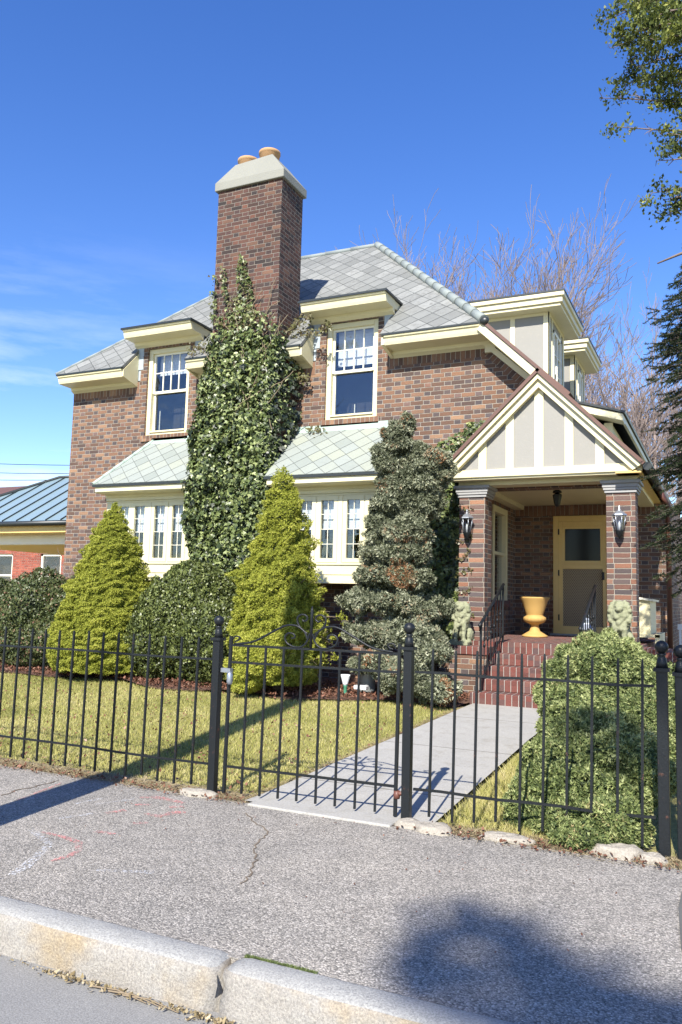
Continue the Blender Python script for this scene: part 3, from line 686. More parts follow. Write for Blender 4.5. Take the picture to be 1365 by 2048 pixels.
    c.prism(prof,'x',xa+.03,xb-.03); c.build('eave_board',M_trim,b)
    return b
bay(-9.66,-7.80,True,False,[(-9.40,-9.16),(-9.06,-8.82),(-8.64,-8.40),(-8.27,-8.03)],'cream bay window with leaded casements left of the chimney')
bay(-6.30,-4.30,False,True,[(-6.24,-6.02),(-5.88,-5.64),(-5.51,-5.27),(-5.08,-4.84),(-4.72,-4.48)],'cream bay window with leaded casements right of the chimney')
# chimney
cx0,cx1,cy0,cy1=-7.65,-6.41,10.9,11.62
mb=MB(); mb.box(cx0,cx1,cy0,YF-.001,-.2,5.2); mb.box(cx0,cx1,cy0,cy1,5.2,8.28); ch=mb.build('chimney',M_chim,house)
mb=MB(); b_=.05
vs=[(cx0-b_,cy0-b_,8.24),(cx1+b_,cy0-b_,8.24),(cx1+b_,cy1+b_,8.24),(cx0-b_,cy1+b_,8.24)]
vs+=[(x,y,8.38) for x,y,_ in vs[:4]]
vs+=[(cx0+.30,cy0+.02,8.68),(cx1-.22,cy0+.02,8.72),(cx1-.22,cy1-.12,8.72),(cx0+.30,cy1-.12,8.70)]
mb.add(vs,[(3,2,1,0),(0,1,5,4),(1,2,6,5),(2,3,7,6),(3,0,4,7),(4,5,9,8),(5,6,10,9),(6,7,11,10),(7,4,8,11),(8,9,10,11)])
mb.build('chimney_cap',M_conc,ch,bevel=.012)
for px_,pz_ in ((-7.27,.0),(-6.85,.05)):
    MB().lathe([(.17,0),(.17,.17+pz_),(.185,.18+pz_),(.185,.22+pz_),(.15,.23+pz_),(.14,.1)],(px_,11.2,8.66),20).build('chimney_pot',M_pot,ch)

# stucco dormers on the right slope
def zr(x): return EZ-(x-XR)*sl
def sdormer(y0,y1,label):
    xf=-2.95; zt=7.27; zs_=6.98
    mb=MB(); xb=-4.95
    # box walls; cheeks run back into the roof
    mb.box(xb,xf,y0,y0+.08,5.0,zs_); mb.box(xb,xf,y1-.08,y1,5.0,zs_)
    mb.box(xf-.08,xf,y0+.08,y0+.38,5.0,zs_); mb.box(xf-.08,xf,y1-.38,y1-.08,5.0,zs_); mb.box(xf-.08,xf,y0+.38,y1-.38,5.0,5.5); mb.box(xf-.08,xf,y0+.38,y1-.38,6.75,zs_)
    d=mb.build('stucco_dormer',M_stucco,house); d['label']=label
    t=MB()
    t.box(xf-.09,xf+.02,y0-.018,y0-.001,5.0,zs_-.06); t.box(xf+.001,xf+.02,y0-.018,y0+.09,5.0,zs_-.06)
    t.box(xf-.73,xf-.64,y0-.015,y0-.001,5.0,zs_-.06); t.box(xb,xf+.02,y0-.02,y0-.001,zs_-.06,zs_)
    t.box(xf+.001,xf+.02,y1-.09,y1+.01,5.0,zs_-.06); t.box(xf+.001,xf+.02,y0-.02,y1+.02,zs_-.06,zs_)
    t.box(xf+.001,xf+.018,y0+.30,y0+.38,5.2,zs_-.06); t.box(xf+.001,xf+.018,y1-.38,y1-.30,5.2,zs_-.06)
    t.build_each('trim',M_trim,d)
    # window
    fr=MB(); a,b=y0+.38,y1-.38
    fr.box(xf-.02,xf+.035,a,a+.06,5.5,6.75); fr.box(xf-.02,xf+.035,b-.06,b,5.5,6.75); fr.box(xf-.02,xf+.035,a,b,6.69,6.75); fr.box(xf-.02,xf+.05,a,b,5.5,5.55); fr.box(xf-.02,xf+.03,(a+b)/2-.03,(a+b)/2+.03,5.55,6.69)
    for k in (1,2): fr.box(xf-.01,xf+.015,a+.06,b-.06,5.55+k*.38-.01,5.55+k*.38+.01)
    fr.build('window',M_white,d); MB().box(xf-.02,xf-.015,a,b,5.52,6.72).build('pane',M_glass,d)
    # cornice: deep overhang
    ov=.34; c=MB()
    c.box(xb-.03,xf+ov-.06,y0-ov+.06,y1+ov-.06,zs_+.001,zs_+.06)
    c.box(xb-.03,xf+ov-.02,y0-ov+.02,y1+ov-.02,zs_+.061,zs_+.17); c.box(xb-.03,xf+ov+.02,y0-ov-.02,y1+ov+.02,zs_+.171,zs_+.25)
    c.build('cornice',M_trim,d,bevel=.008)
    MB().box(xb-.03,xf+ov+.03,y0-ov-.03,y1+ov+.03,zs_+.251,zs_+.285).build('dormer_roof',M_black,d)
sdormer(15.2,16.75,'stucco side dormer nearer the front of the roof')
sdormer(18.15,19.5,'stucco side dormer farther back on the roof')
# low shed dormer over the wing
mb=MB(); mb.box(-2.7,-1.62,13.5,13.58,3.4,4.34); mb.box(-1.66,-1.6,13.58,19,3.0,4.34); sd=mb.build('shed_dormer',M_trim,house)
mb=MB(); mb.slab([(-2.6,13.15,4.84),(-1.36,13.15,4.47),(-1.36,19.3,4.47),(-2.6,19.3,4.84)],.035); mb.build('shed_roof',M_black,sd)
mb=MB(); mb.prism([(-2.6,4.80),(-2.6,4.68),(-1.40,4.32),(-1.40,4.43)],'y',13.18,13.24); mb.prism([(-2.6,4.70),(-2.6,4.67),(-1.40,4.31),(-1.40,4.34)],'y',13.24,13.49); mb.box(-1.44,-1.40,13.24,19.2,4.34,4.43)
mb.box(-1.72,-1.59,13.46,13.499,3.3,4.36); mb.build_each('trim',M_trim,sd)
MB().box(-2.35,-1.74,13.47,13.495,3.4,4.25).build('dark_window',M_dark,sd)  # flat panel for a window, its dark opening put into the colour

# ------------------------------------------------------------------ porch (part of the house)
PYF=11.0; FZ=.9
mb=MB(); mb.box(-3.34,-1.0,10.72,14.098,FZ-.14,FZ); fl=mb.build('porch_floor',M_step,house)
MB().box(-3.30,-1.04,11.3,14.09,-.1,FZ-.142).build('porch_base',M_brick,house)
for k in range(4):
    y0=10.72-.28*(k+1); z1=FZ-.14*(k+1)
    s=MB().box(-2.80,-1.42,y0,y0+.279,z1-.14 if k<3 else z1-.16,z1).build('step',M_step,house,bevel=.008)
# riser under the porch floor edge
# cheek walls
for x0,x1 in ((-3.46,-2.82),(-1.40,-1.02)):
    mb=MB(); mb.box(x0,x1,10.42,11.29,-.1,.73); cw=mb.build('cheek_wall',M_brick,house)
    MB().box(x0-.015,x1+.015,10.40,11.29,.731,.84).build('coping',M_step,cw,bevel=.01)
# low side wall going forward on the right
mb=MB(); mb.prism([(-1.0,11.0),(-1.0,10.76),(-.62,10.3),(-.62,9.9),(-.36,9.9),(-.36,10.45),(-.76,11.0)],'z',-.1,.80); lw=mb.build('side_wall',M_brick,house)
mb=MB(); mb.prism([(-1.02,11.0),(-1.02,10.74),(-.64,10.28),(-.64,9.88),(-.34,9.88),(-.34,10.47),(-.74,11.0)],'z',.801,.91); mb.build('coping',M_step,lw,bevel=.01)
for x0,x1 in ((-3.38,-3.01),(-1.39,-1.03)):
    p=MB().box(x0,x1,PYF,PYF+.35,FZ-.1,2.9).build('pillar',M_pbrick,house)
    c=MB(); 
    for (o_,a,b) in ((.02,2.88,2.915),(.035,2.916,2.95),(.045,2.951,3.0),(.07,3.001,3.045)):
        c.box(x0-o_,x1+o_,PYF-o_,PYF+.35+o_,a,b)
    c.build('capital',M_cap,p,bevel=.006)
# beams and ceiling
mb=MB()
mb.box(-3.40,-1.01,PYF+.02,PYF+.30,3.046,3.14)
mb.box(-3.36,-3.16,PYF+.30,14.09,3.046,3.14); mb.box(-1.25,-1.03,PYF+.30,14.09,3.046,3.14)
mb.box(-3.30,-1.0,PYF+.2,14.095,3.115,3.15)
mb.build('porch_beam',M_trim,house)
G0=(-3.56,3.255); G1=(-2.215,4.56); G2=(-.875,3.215)
YG=10.65
ped=MB(); yb_=10.83
ped.prism([(-3.42,3.14),(-.99,3.14),(-.99,3.27),(-2.215,4.46),(-3.42,3.29)],'y',yb_,yb_+.1)
pd=ped.build('pediment',M_stucco,house)
t=MB()
t.box(-3.50,-.92,yb_-.05,yb_-.001,3.13,3.20); t.box(-3.44,-.97,yb_-.02,yb_+.16,3.10,3.131)
t.box(-3.4,-1.01,yb_-.025,yb_-.002,3.2,3.235)
hz=lambda x:(3.27+(x+3.47)*.975) if x<-2.215 else (3.22+(-.93-x)*1.0)
for xc in (-3.0,-2.62,-2.225,-1.83,-1.44):
    w_=.055 if abs(xc+2.225)>.1 else .06
    t.box(xc-w_,xc+w_,yb_-.022,yb_-.002,3.235,hz(xc)-.10)
t.build_each('trim',M_trim,pd)
def rk(a,b,y0,y1,off,h,name,mat,par):
    return rakeboard(a[0],a[1],b[0],b[1],y0,y1,h,off,name,mat,par)
def chev(off,h,y0,y1,name,mat):
    k=1.41; P=[(G0[0]+off*.9,G0[1]-off*.5),(G1[0],G1[1]-off*k),(G2[0]-off*.9,G2[1]-off*.5)]
    Q=[(P[0][0]+h*.9,P[0][1]-h*.45),(P[1][0],P[1][1]-h*k),(P[2][0]-h*.9,P[2][1]-h*.45)]
    m=MB(); m.prism([Q[0],Q[1],P[1],P[0]],'y',y0,y1); m.prism([Q[1],Q[2],P[2],P[1]],'y',y0,y1); return m.build_each(name,mat,pd)
chev(.05,.125,YG+.08,YG+.176,'rake_board',M_trim); chev(.047,.05,YG+.03,YG+.078,'rake_mould',M_trim)
# porch roof
pr=MB()
pr.slab([(G1[0],YG,G1[1]),(G1[0],13.2,G1[1]),(G0[0],11.48,G0[1]),(G0[0],YG,G0[1])],.045)
pr.slab([(G1[0],YG,G1[1]),(G2[0],YG,G2[1]),(G2[0],14.6,G2[1]),(G1[0],14.6,G1[1])],.045)
pr.build('porch_roof',M_brown,house)
MB().box(-1.24,-.93,YG+.1,14.09,3.10,3.13).build('porch_soffit',M_trim_shade,house)
MB().tube([(-.85,YG+.02,3.165),(-.85,14.2,3.165)],.055,10).build('gutter',M_black,house)
# door
dr=MB(); dr.box(-2.655,-2.56,14.06,14.12,FZ,2.925); dr.box(-1.78,-1.685,14.06,14.12,FZ,2.925); dr.box(-2.56,-1.78,14.06,14.12,2.83,2.925)
df=dr.build('door',M_trim_shade,house,bevel=.005); df['label']='tan screen door with diamond grille under the porch'
s=MB(); a,b=-2.56,-1.78; s.box(a,a+.065,14.075,14.11,FZ+.01,2.83); s.box(b-.065,b,14.075,14.11,FZ+.01,2.83); s.box(a+.065,b-.065,14.075,14.11,2.75,2.83); s.box(a+.065,b-.065,14.075,14.11,FZ+.01,FZ+.16); s.box(a+.065,b-.065,14.07,14.11,2.02,2.10)
s.box(a+.065,a+.10,14.08,14.105,2.10,2.75); s.box(b-.10,b-.065,14.08,14.105,2.10,2.75); s.box(a+.10,b-.10,14.08,14.105,2.70,2.75); s.box(a+.10,b-.10,14.08,14.105,2.10,2.16)
s.build('screen_frame',M_trim_shade,df,bevel=.004)
def mesh_screen():
    t=NT('grille_screen'); ss=t.n('ShaderNodeSeparateXYZ'); t.l(t.obj(),ss.inputs[0])
    A_=t.math('FRACT',t.math('DIVIDE',t.math('ADD',ss.outputs[0],t.math('MULTIPLY',ss.outputs[2],.6)),.03)); B_=t.math('FRACT',t.math('DIVIDE',t.math('SUBTRACT',ss.outputs[0],t.math('MULTIPLY',ss.outputs[2],.6)),.03))
    m=t.math('MAXIMUM',t.math('LESS_THAN',A_,.3),t.math('LESS_THAN',B_,.3)); t.color(t.mix(m,(.12,.095,.06),(.34,.27,.16))); t.rough(.7); return t.m
MB().box(a+.065,b-.065,14.09,14.096,FZ+.16,2.02).build('screen',mesh_screen(),df)
MB().box(a+.10,b-.10,14.092,14.096,2.16,2.70).build('pane',M_dglass,df)
MB().box(a,b,14.2,14.21,FZ,2.9).build('inner_door',M_dark,df)
MB().box(b-.075,b-.035,14.05,14.075,1.84,1.97).build('door_handle',M_iron,df,bevel=.005)
mb=MB()
for z_ in (1.15,1.9,2.6): mb.box(a-.012,a+.012,14.055,14.06,z_,z_+.1)
mb.build_each('hinge',M_iron,df)
mb=MB(); mb.box(-3.32,-.87,14.092,14.099,2.935,3.11); mb.build_each('soldier_course',M_sold,house)
MB().box(-2.7,-1.64,14.0,14.098,FZ,FZ+.03).build('threshold',M_cap,house)
# side window in the porch
fr=MB(); X=-3.32; y0,y1,z0,z1=12.56,13.49,1.46,2.97
fr.box(X-.1,X+.02,y0,y0+.1,z0,z1); fr.box(X-.1,X+.02,y1-.1,y1,z0,z1); fr.box(X-.1,X+.02,y0+.1,y1-.1,z1-.1,z1); fr.box(X-.1,X+.02,y0+.1,y1-.1,z0,z0+.08); fr.box(X-.1,X+.0,y0+.1,y1-.1,2.19,2.24)
sw=fr.build('window',M_trim,house); sw['label']='tan framed window on the side wall inside the porch'
MB().box(X-.06,X-.055,y0+.1,y1-.1,z0+.08,z1-.1).build('pane',M_glass,sw)
MB().box(X-.2,X-.19,y0,y1,z0,z1).build('blind',M_dark,sw)  # dark sheet standing in for the unlit room behind the pane
MB().box(X-.1,X+.06,y0-.05,y1+.05,z0-.11,z0-.004).build_each('brick_sill',M_step,house)
# downspout
MB().tube([(-.85,12.7,3.13),(-.80,12.72,3.02),(-.74,12.75,2.9),(-.74,12.75,.3)],.038,10).build('downspout',M_rustpipe,house)

# ------------------------------------------------------------------ carport and buildings beyond
cp=empty('carport',(-14,14,.1),'open carport with blue green standing seam metal roof left of the brick house','carport')
e0=(-16.6,12.35,2.86); e1=(-11.22,12.35,2.86); t0=(-14.4,14.5,4.13); t1=(-11.22,14.5,4.13)
mb=MB(); mb.slab([e0,e1,t1,t0],.04); mb.slab([(-16.6,18,2.86),e0,t0,(-14.4,16,4.13)],.04); mb.slab([t0,t1,(-11.22,18,2.86),(-14.4,18,2.86)],.04)
mb.build('roof',M_metal,cp)
mb=MB(); n_=Vector((0,-(4.13-2.86),(14.5-12.35))).normalized()
for k in range(14):
    x=-11.35-.41*k; ytop=14.5
    if x<-14.4: tt=(x+16.6)/2.2; ytop=12.35+2.15*tt
    if tt<=0.02 if x<-14.4 else False: continue
    p=Vector((x,12.35,2.86))+n_*.012; q=Vector((x,ytop,2.86+(ytop-12.35)*.5907))+n_*.012
    mb.tube([p,q],.017,4,smooth=False)
mb.tube([Vector(e0)+n_*.02,Vector(t0)+n_*.02,Vector(t1)+n_*.02],.035,6)
mb.build('standing_seam',M_black,cp)
mb=MB(); mb.tube([(-16.65,12.30,2.80),(-11.22,12.30,2.80)],.055,8); mb.build('gutter',M_black,cp)
mb=MB(); mb.box(-16.5,-11.22,12.40,12.45,2.62,2.80); mb.box(-16.5,-11.22,12.45,12.9,2.60,2.63); mb.build('soffit',M_trim_shade,cp)
mb=MB(); mb.box(-16.5,-11.22,12.75,12.95,2.40,2.60); mb.build('beam',M_white,cp)
MB().box(-16.4,-11.22,12.96,17.9,2.42,2.5).build('ceiling',M_trim_shade,cp)
for x in (-16.3,): MB().box(x-.1,x+.1,12.75,12.95,0,2.4).build('post',M_white,cp)
# red brick building behind the carport
nb=empty('brick_building',(-22,24,0),'red brick neighbouring building seen under the carport roof','building')
mb=MB(); wall_cells(mb,[-40,-27.2,-26.1,-24.6,-23.5,-15],[0,1.2,2.9,4.6],[(-27.2,-26.1,1.2,2.9),(-24.6,-23.5,1.2,2.9)],24,24.3); mb.build('wall',M_redbrick,nb)
for x0,x1 in ((-27.2,-26.1),(-24.6,-23.5)):
    fr=MB(); fr.box(x0,x0+.09,24.05,24.15,1.2,2.9); fr.box(x1-.09,x1,24.05,24.15,1.2,2.9); fr.box(x0,x1,24.04,24.16,2.0,2.07); fr.box(x0,x1,24.05,24.15,1.2,1.28); fr.box(x0,x1,24.05,24.15,2.82,2.9)
    fo=fr.build('window',M_white,nb); MB().box(x0,x1,24.1,24.11,1.2,2.9).build('pane',M_glass,fo); MB().box(x0-.2,x1+.2,24.5,24.52,1,3).build_each('shade',M_dark,fo)  # sheet behind each pane is dark in place of the unlit room
mb=MB(); mb.slab([(-40,23.6,4.6),(-14.6,23.6,4.6),(-14.6,27,6.2),(-40,27,6.2)],.1); mb.build('roof',M_brown,nb)
mb=MB(); mb.box(-39,-15,24.3,29,4.5,4.6); mb.build('ceiling',M_dark,nb)
# small brown house far right
rh=empty('neighbour_house',(-1.5,34,0),'small brown sided house far behind the right end of the porch','house')
mb=MB(); mb.box(-2.6,5,34,40,0,3.0); mb.build('wall',paint('brown_siding',(.24,.17,.13),.9,.2,.4),rh)
mb=MB(); mb.slab([(-3.0,33.6,2.9),(5.4,33.6,2.9),(5.4,37,5.2),(-3.0,37,5.2)],.1); mb.build('roof',paint('brown_shingle',(.26,.21,.18),.95,.3,.6),rh)
rw=empty('white_railing',(-.9,16,.1),'low white porch railing at the right edge behind the rusty downspout','railing')
mb=MB(); mb.box(-.80,.6,16,16.06,1.02,1.12); mb.box(-.80,.6,16,16.06,.3,.38); mb.build('rail',M_whpl,rw)
for k in range(7): MB().box(-.78+.2*k,-.74+.2*k,16.01,16.05,.38,1.02).build('baluster',M_whpl,rw)
# overhead wires at the far left
for i,(z0_,z1_) in enumerate(((10.2,7.6),(9.5,7.2),(8.9,6.9))):
    pts=[(-52+24*k/10,30,z0_+(z1_-z0_)*k/10-.4*math.sin(math.pi*k/10)) for k in range(11)]
    o=MB().tube(pts,.02,4).build('overhead_wire',M_black); tag(o,'%s thin overhead wire above the carport roof'%('topmost','middle','lowest')[i],'wire','overhead wires at the left')

# ------------------------------------------------------------------ iron fence, gate and posts
def fy(x): return 4.995+ (x+3.3)*.042 if x>-3.3 else 4.995-(x+3.3)*.02
def post(x,y,label,h=1.22,w=.029):
    e=empty('fence_post',(x,y,0),label,'fence post','black iron fence posts')
    mb=MB(); mb.box(x-w,x+w,y-w,y+w,-.1,h-.17); mb.build('post',M_iron,e,bevel=.005)
    mb=MB(); mb.box(x-w-.012,x+w+.012,y-w-.012,y+w+.012,h-.185,h-.165); 
    mb.lathe([(w+.004,0),(w*.95,.035),(.025,.055),(.018,.07),(.026,.078),(.018,.085)],(x,y,h-.166),16)
    mb.build('cap',M_iron,e)
    MB().ball((x,y,h-.045),.038,16,12).build('ball_finial',M_iron,e); return e
post(-3.335,fy(-3.3),'black square post with ball finial left of the garden gate',1.27)
post(-1.885,fy(-1.88),'black square post with ball finial right of the garden gate',1.27)
post(-.345,fy(-.34),'thick black post with ball finial at the right end of the fence',1.22,.031)
post(-.245,fy(-.24)+.0,'outermost black post cut by the right edge of the photo',1.20,.031)
def fence(xs_,x0,x1,label,zt=1.10,rt=.945,rb=.205,lo=.045):
    e=empty('iron_fence',(x0,fy(x0),0),label,'fence','runs of black iron picket fence')
    for i,x in enumerate(xs_):
        y=fy(x); j=rng.normal(0,.004); k=rng.normal(0,.012); l=.022 # tops lean slightly
        mb=MB(); mb.tube([(x+j,y,lo+k),(x+j+l*.6,y+.002,zt-.05+k*.3),(x+j+l*.62,y+.002,zt+k*.3)],[.0102,.0102,.007],4,smooth=False); mb.build('picket',M_iron,e)
    for z_,s_ in ((rt,.0),(rb,.0)):
        mb=MB(); n_=8; P=[(x0+(x1-x0)*i/n_,fy(x0+(x1-x0)*i/n_)-.002,z_+.004*math.sin(i*1.7)) for i in range(n_+1)]; mb.tube(P,.0105,4,smooth=False); mb.build('rail',M_iron,e)
    return e
fence([-3.37-.1525*k-.0 for k in range(1,22)],-6.6,-3.38,'long run of black iron pickets left of the gate, in front of the lawn')
fence([-1.73+.1405*k for k in range(10)],-1.84,-.39,'black iron picket run right of the gate, in front of the spreading yew')
gt=empty('garden_gate',(-3.25,fy(-3.25)+.02,0),'black iron garden gate with scrolled top between two ball finial posts','gate')
gy=lambda x:fy(x)+.01
mb=MB(); 
for x in (-3.245,-1.965): mb=MB(); mb.tube([(x,gy(x),.02),(x+.012,gy(x),1.12)],.0145,4,smooth=False); mb.build('stile',M_iron,gt)
for k in range(8):
    x=-3.245+.1425*(k+1); mb=MB(); mb.tube([(x,gy(x),.03),(x+.012,gy(x),1.05)],.0098,4,smooth=False); mb.build('picket',M_iron,gt)
for z_ in (1.055,.935,.205): mb=MB(); mb.tube([(-3.245,gy(-3.245),z_),(-1.96,gy(-1.965),z_)],.011,4,smooth=False); mb.build('rail',M_iron,gt)
def curve(pts,n_=14):
    out=[]; P=[pts[0]]+list(pts)+[pts[-1]]
    for i in range(1,len(P)-2):
        for k in range(n_):
            t=k/n_; q=[]
            for c in range(2):
                p0,p1,p2,p3=P[i-1][c],P[i][c],P[i+1][c],P[i+2][c]
                q.append(.5*((2*p1)+(-p0+p2)*t+(2*p0-5*p1+4*p2-p3)*t*t+(-p0+3*p1-3*p2+p3)*t**3))
            out.append(tuple(q))
    out.append(pts[-1]); return out
gx=-2.598; sc=MB()
for s_ in (-1,1):
    def sc_add(pts,rr): 
        P=[(gx+s_*a,gy(gx+s_*a)-.005,1.06+b*.78) for a,b in curve(pts)]; sc.tube(P,rr,6)
    sc_add([(.62,.045),(.60,.075),(.565,.07),(.575,.04),(.60,.03)][::-1],.006)
    sc_add([(.60,.005),(.45,.035),(.30,.13),(.20,.19),(.12,.195),(.06,.155),(.035,.11),(.03,.085)],.008)
    sc_add([(.03,.13),(.075,.17),(.105,.22),(.105,.27),(.075,.295),(.04,.285),(.032,.255),(.055,.235),(.07,.25)],.007)
    sc_add([(.012,.13),(.03,.06),(.07,.012),(.13,.008),(.185,.04),(.2,.09),(.175,.125),(.135,.12),(.125,.09),(.15,.08)],.007)
sc.tube([(gx,gy(gx)-.005,1.06),(gx+.003,gy(gx)-.005,1.32),(gx+.003,gy(gx)-.005,1.35)],[.011,.011,.003],6)
sc.build('scrollwork',M_iron,gt)
mb=MB(); mb.box(-3.30,-3.22,gy(-3.25)-.02,gy(-3.25)+.02,.86,.89); mb.lathe([(.018,0),(.022,.02),(.022,.07),(.012,.09)],(-3.215,gy(-3.2)-.03,.78),10); mb.build('latch',M_steel,gt)
mb=MB(); mb.tube([(-1.965,gy(-1.96),.17),(-1.93,gy(-1.93)-.01,.165),(-1.90,gy(-1.9),.17)],.014,8); mb.lathe([(.02,0),(.024,.02),(.02,.05)],(-1.955,gy(-1.96),.13),10); mb.build_each('hinge',M_rustpipe,gt)

# rough stones by the fence
def stone(c,s,seed,label):
    mb=MB(); mb.ball((0,0,0),(1,1,1),28,16)
    V=[]
    for p in mb.v:
        p=Vector(p); k=1+.25*noise.noise(p*1.3+Vector((seed,0,0)))+.08*noise.noise(p*5+Vector((0,seed,0)))
        q=Vector((p.x*s[0],p.y*s[1],p.z*s[2]))*k; q.z=min(q.z,s[2]*.72+.01*noise.noise(p*4)); V.append((q.x+c[0],q.y+c[1],q.z+c[2]))
    mb.v=V; o=mb.build('edging_stone',M_stone); tag(o,label,'stone','rough stones set along the fence foot')
stone((-3.42,4.93,.0),(.16,.07,.05),1,'small rough stone at the foot of the left gate post')
stone((-1.83,4.96,.0),(.10,.075,.05),2,'flat pale stone at the foot of the right gate post')
stone((-1.66,4.93,.0),(.13,.09,.055),3,'pale rough stone just right of the gate, before the dirt')
stone((-1.22,4.97,.0),(.16,.07,.045),4,'half buried stone under the middle of the right fence run')
stone((-.60,5.02,.0),(.16,.10,.075),5,'large white rough stone left of the thick right end post')
stone((-.40,5.0,.0),(.08,.06,.05),6,'small stone at the foot of the thick right end post')
tg=MB().box(-2.96,-1.92,4.86,4.975,-.05,.014).build('path_slab',M_path,bevel=.008); tag(tg,'narrow concrete slab under the gate at the path end','paving slab',kind='structure')

# ------------------------------------------------------------------ porch furniture
ur=MB().lathe([(.20,0),(.205,.035),(.17,.06),(.155,.075),(.085,.13),(.062,.22),(.066,.26),(.075,.275),(.10,.285),(.155,.32),(.18,.37),(.175,.42),(.13,.46),(.135,.475),(.165,.60),(.205,.76),(.235,.82),(.24,.85),(.215,.85),(.18,.72),(.12,.50)],(0,0,0),48,flute=lambda z:.025*math.exp(-((z-.37)/.07)**2))
up=ur.build('planter_urn',M_urn); up.location=(-2.71,12.85,FZ); up.scale=(.97,.97,.73); tag(up,'large ochre goblet shaped urn standing on the brick porch floor','urn')
# lanterns
def wall_lantern(x,y,z,label):
    e=empty('wall_lantern',(x,y,z),label,'lantern','wall lanterns on the porch pillars')
    c=(x,y-.11,z)
    b=MB(); b.lathe([(.012,-.20),(.02,-.18),(.045,-.14),(.055,-.10),(.058,-.085)],c,6); b.box(x-.03,x+.03,y-.012,y-.001,z-.16,z+.02); b.tube([(x,y-.01,z-.12),(x,y-.06,z-.15),(x,y-.11,z-.13)],.009,6); b.build('bracket',M_iron,e)
    MB().lathe([(.048,-.085),(.078,.10)],c,6,smooth=False).build('glass_shade',M_lglass,e)
    fr=MB()
    for k in range(6):
        t=math.pi*2*k/6; fr.tube([(c[0]+.05*math.cos(t),c[1]+.05*math.sin(t),z-.085),(c[0]+.08*math.cos(t),c[1]+.08*math.sin(t),z+.10)],.005,4)
    fr.build('frame',M_steel,e)
    MB().lathe([(.095,.10),(.092,.115),(.05,.155),(.02,.17),(.012,.19),(.016,.20),(.004,.23)],c,6,smooth=False).build('roof',M_steel,e)
    MB().lathe([(.016,-.085),(.016,.0),(.002,.03)],c,10).build('candle_bulb',M_whpl,e); return e
wall_lantern(-3.235,PYF-.002,2.47,'black and glass wall lantern on the ivy covered left porch pillar')
wall_lantern(-1.215,PYF-.002,2.47,'black and glass wall lantern on the right porch pillar above the lion')
cl=empty('ceiling_lantern',(-2.24,12.2,3.1),'dark lantern hanging from the porch ceiling','lantern')
MB().lathe([(.07,-.03),(.06,0),(.03,.012)],(-2.24,12.2,3.10),12).build('canopy',M_iron,cl)
MB().lathe([(.01,-.24),(.03,-.22),(.045,-.2),(.07,-.06),(.045,-.045),(.02,-.03)],(-2.24,12.2,3.10),6,smooth=False).build('cage',M_iron,cl)
fl_=empty('floor_lantern',(-1.62,10.85,FZ),'small grey metal candle lantern standing at the top of the steps','lantern')
x,y=-1.62,10.88
mb=MB(); mb.box(x-.075,x+.075,y-.075,y+.075,FZ,FZ+.02)
for a in (-.068,.068):
    for b in (-.068,.068): mb.box(x+a-.007,x+a+.007,y+b-.007,y+b+.007,FZ+.02,FZ+.2)
mb.build('frame',M_iron,fl_)
mb=MB(); mb.box(x-.062,x+.062,y-.062,y+.062,FZ+.02,FZ+.198); mb.build('glass_pane',M_lglass,fl_)
mb=MB(); mb.lathe([(.12,.20),(.12,.212),(.06,.27),(.055,.285),(.04,.29),(.04,.315),(.05,.32),(.02,.35)],(x,y,FZ),4,smooth=False,rot=math.pi/4); mb.tube([(x-.02,y,FZ+.35),(x-.015,y,FZ+.385),(x+.015,y,FZ+.385),(x+.02,y,FZ+.35)],.004,5); mb.build('lid',M_steel,fl_)
MB().lathe([(.03,0),(.03,.09),(.003,.1)],(x,y,FZ+.022),12).build('candle',M_whpl,fl_)
# railings
def handrail(x,label,bars=6):
    e=empty('stair_railing',(x,10.6,.3),label,'stair railing','iron railings beside the porch steps')
    T=Vector((x,10.74,1.66)); B=Vector((x-.02,9.72,1.16)); 
    MB().tube([T,T+(B-T)*.5+Vector((0,0,-.0)),B,B+Vector((0,-.06,-.02)),B+Vector((0,-.05,-.09))],[.022,.02,.022,.02,.012],6).build('handrail',M_iron,e)
    MB().tube([(x,10.72,FZ),(x,10.72,1.66)],.016,4,smooth=False).build('newel',M_iron,e)
    MB().tube([(x-.02,9.72,.34),(x-.02,9.72,1.16)],.018,4,smooth=False).build('newel',M_iron,e)
    L0=Vector((x,10.72,1.02)); L1=Vector((x-.02,9.72,.46)); MB().tube([L0,L1],.011,4,smooth=False).build('bottom_rail',M_iron,e)
    for k in range(1,bars+1):
        t=k/(bars+1); a=T+(B-T)*t; b=L0+(L1-L0)*t; mb=MB(); mb.tube([a,b],.0085,4,smooth=False)
        m_=(a+b)/2
        mb.ball(tuple(m_),(.017,.017,.03),8,6); mb.build('baluster',M_iron,e)
        if k%2==0:
            P=[m_+Vector((0,.045*math.cos(u)*(1-u/9),.045*math.sin(u)*(1-u/9)+.06)) for u in np.linspace(0,6,16)]; MB().tube(P,.005,5).build('scroll',M_iron,e)
handrail(-2.68,'black iron railing with twisted bars on the left of the porch steps')
handrail(-1.50,'black iron railing on the right of the steps, half hidden by the yew')
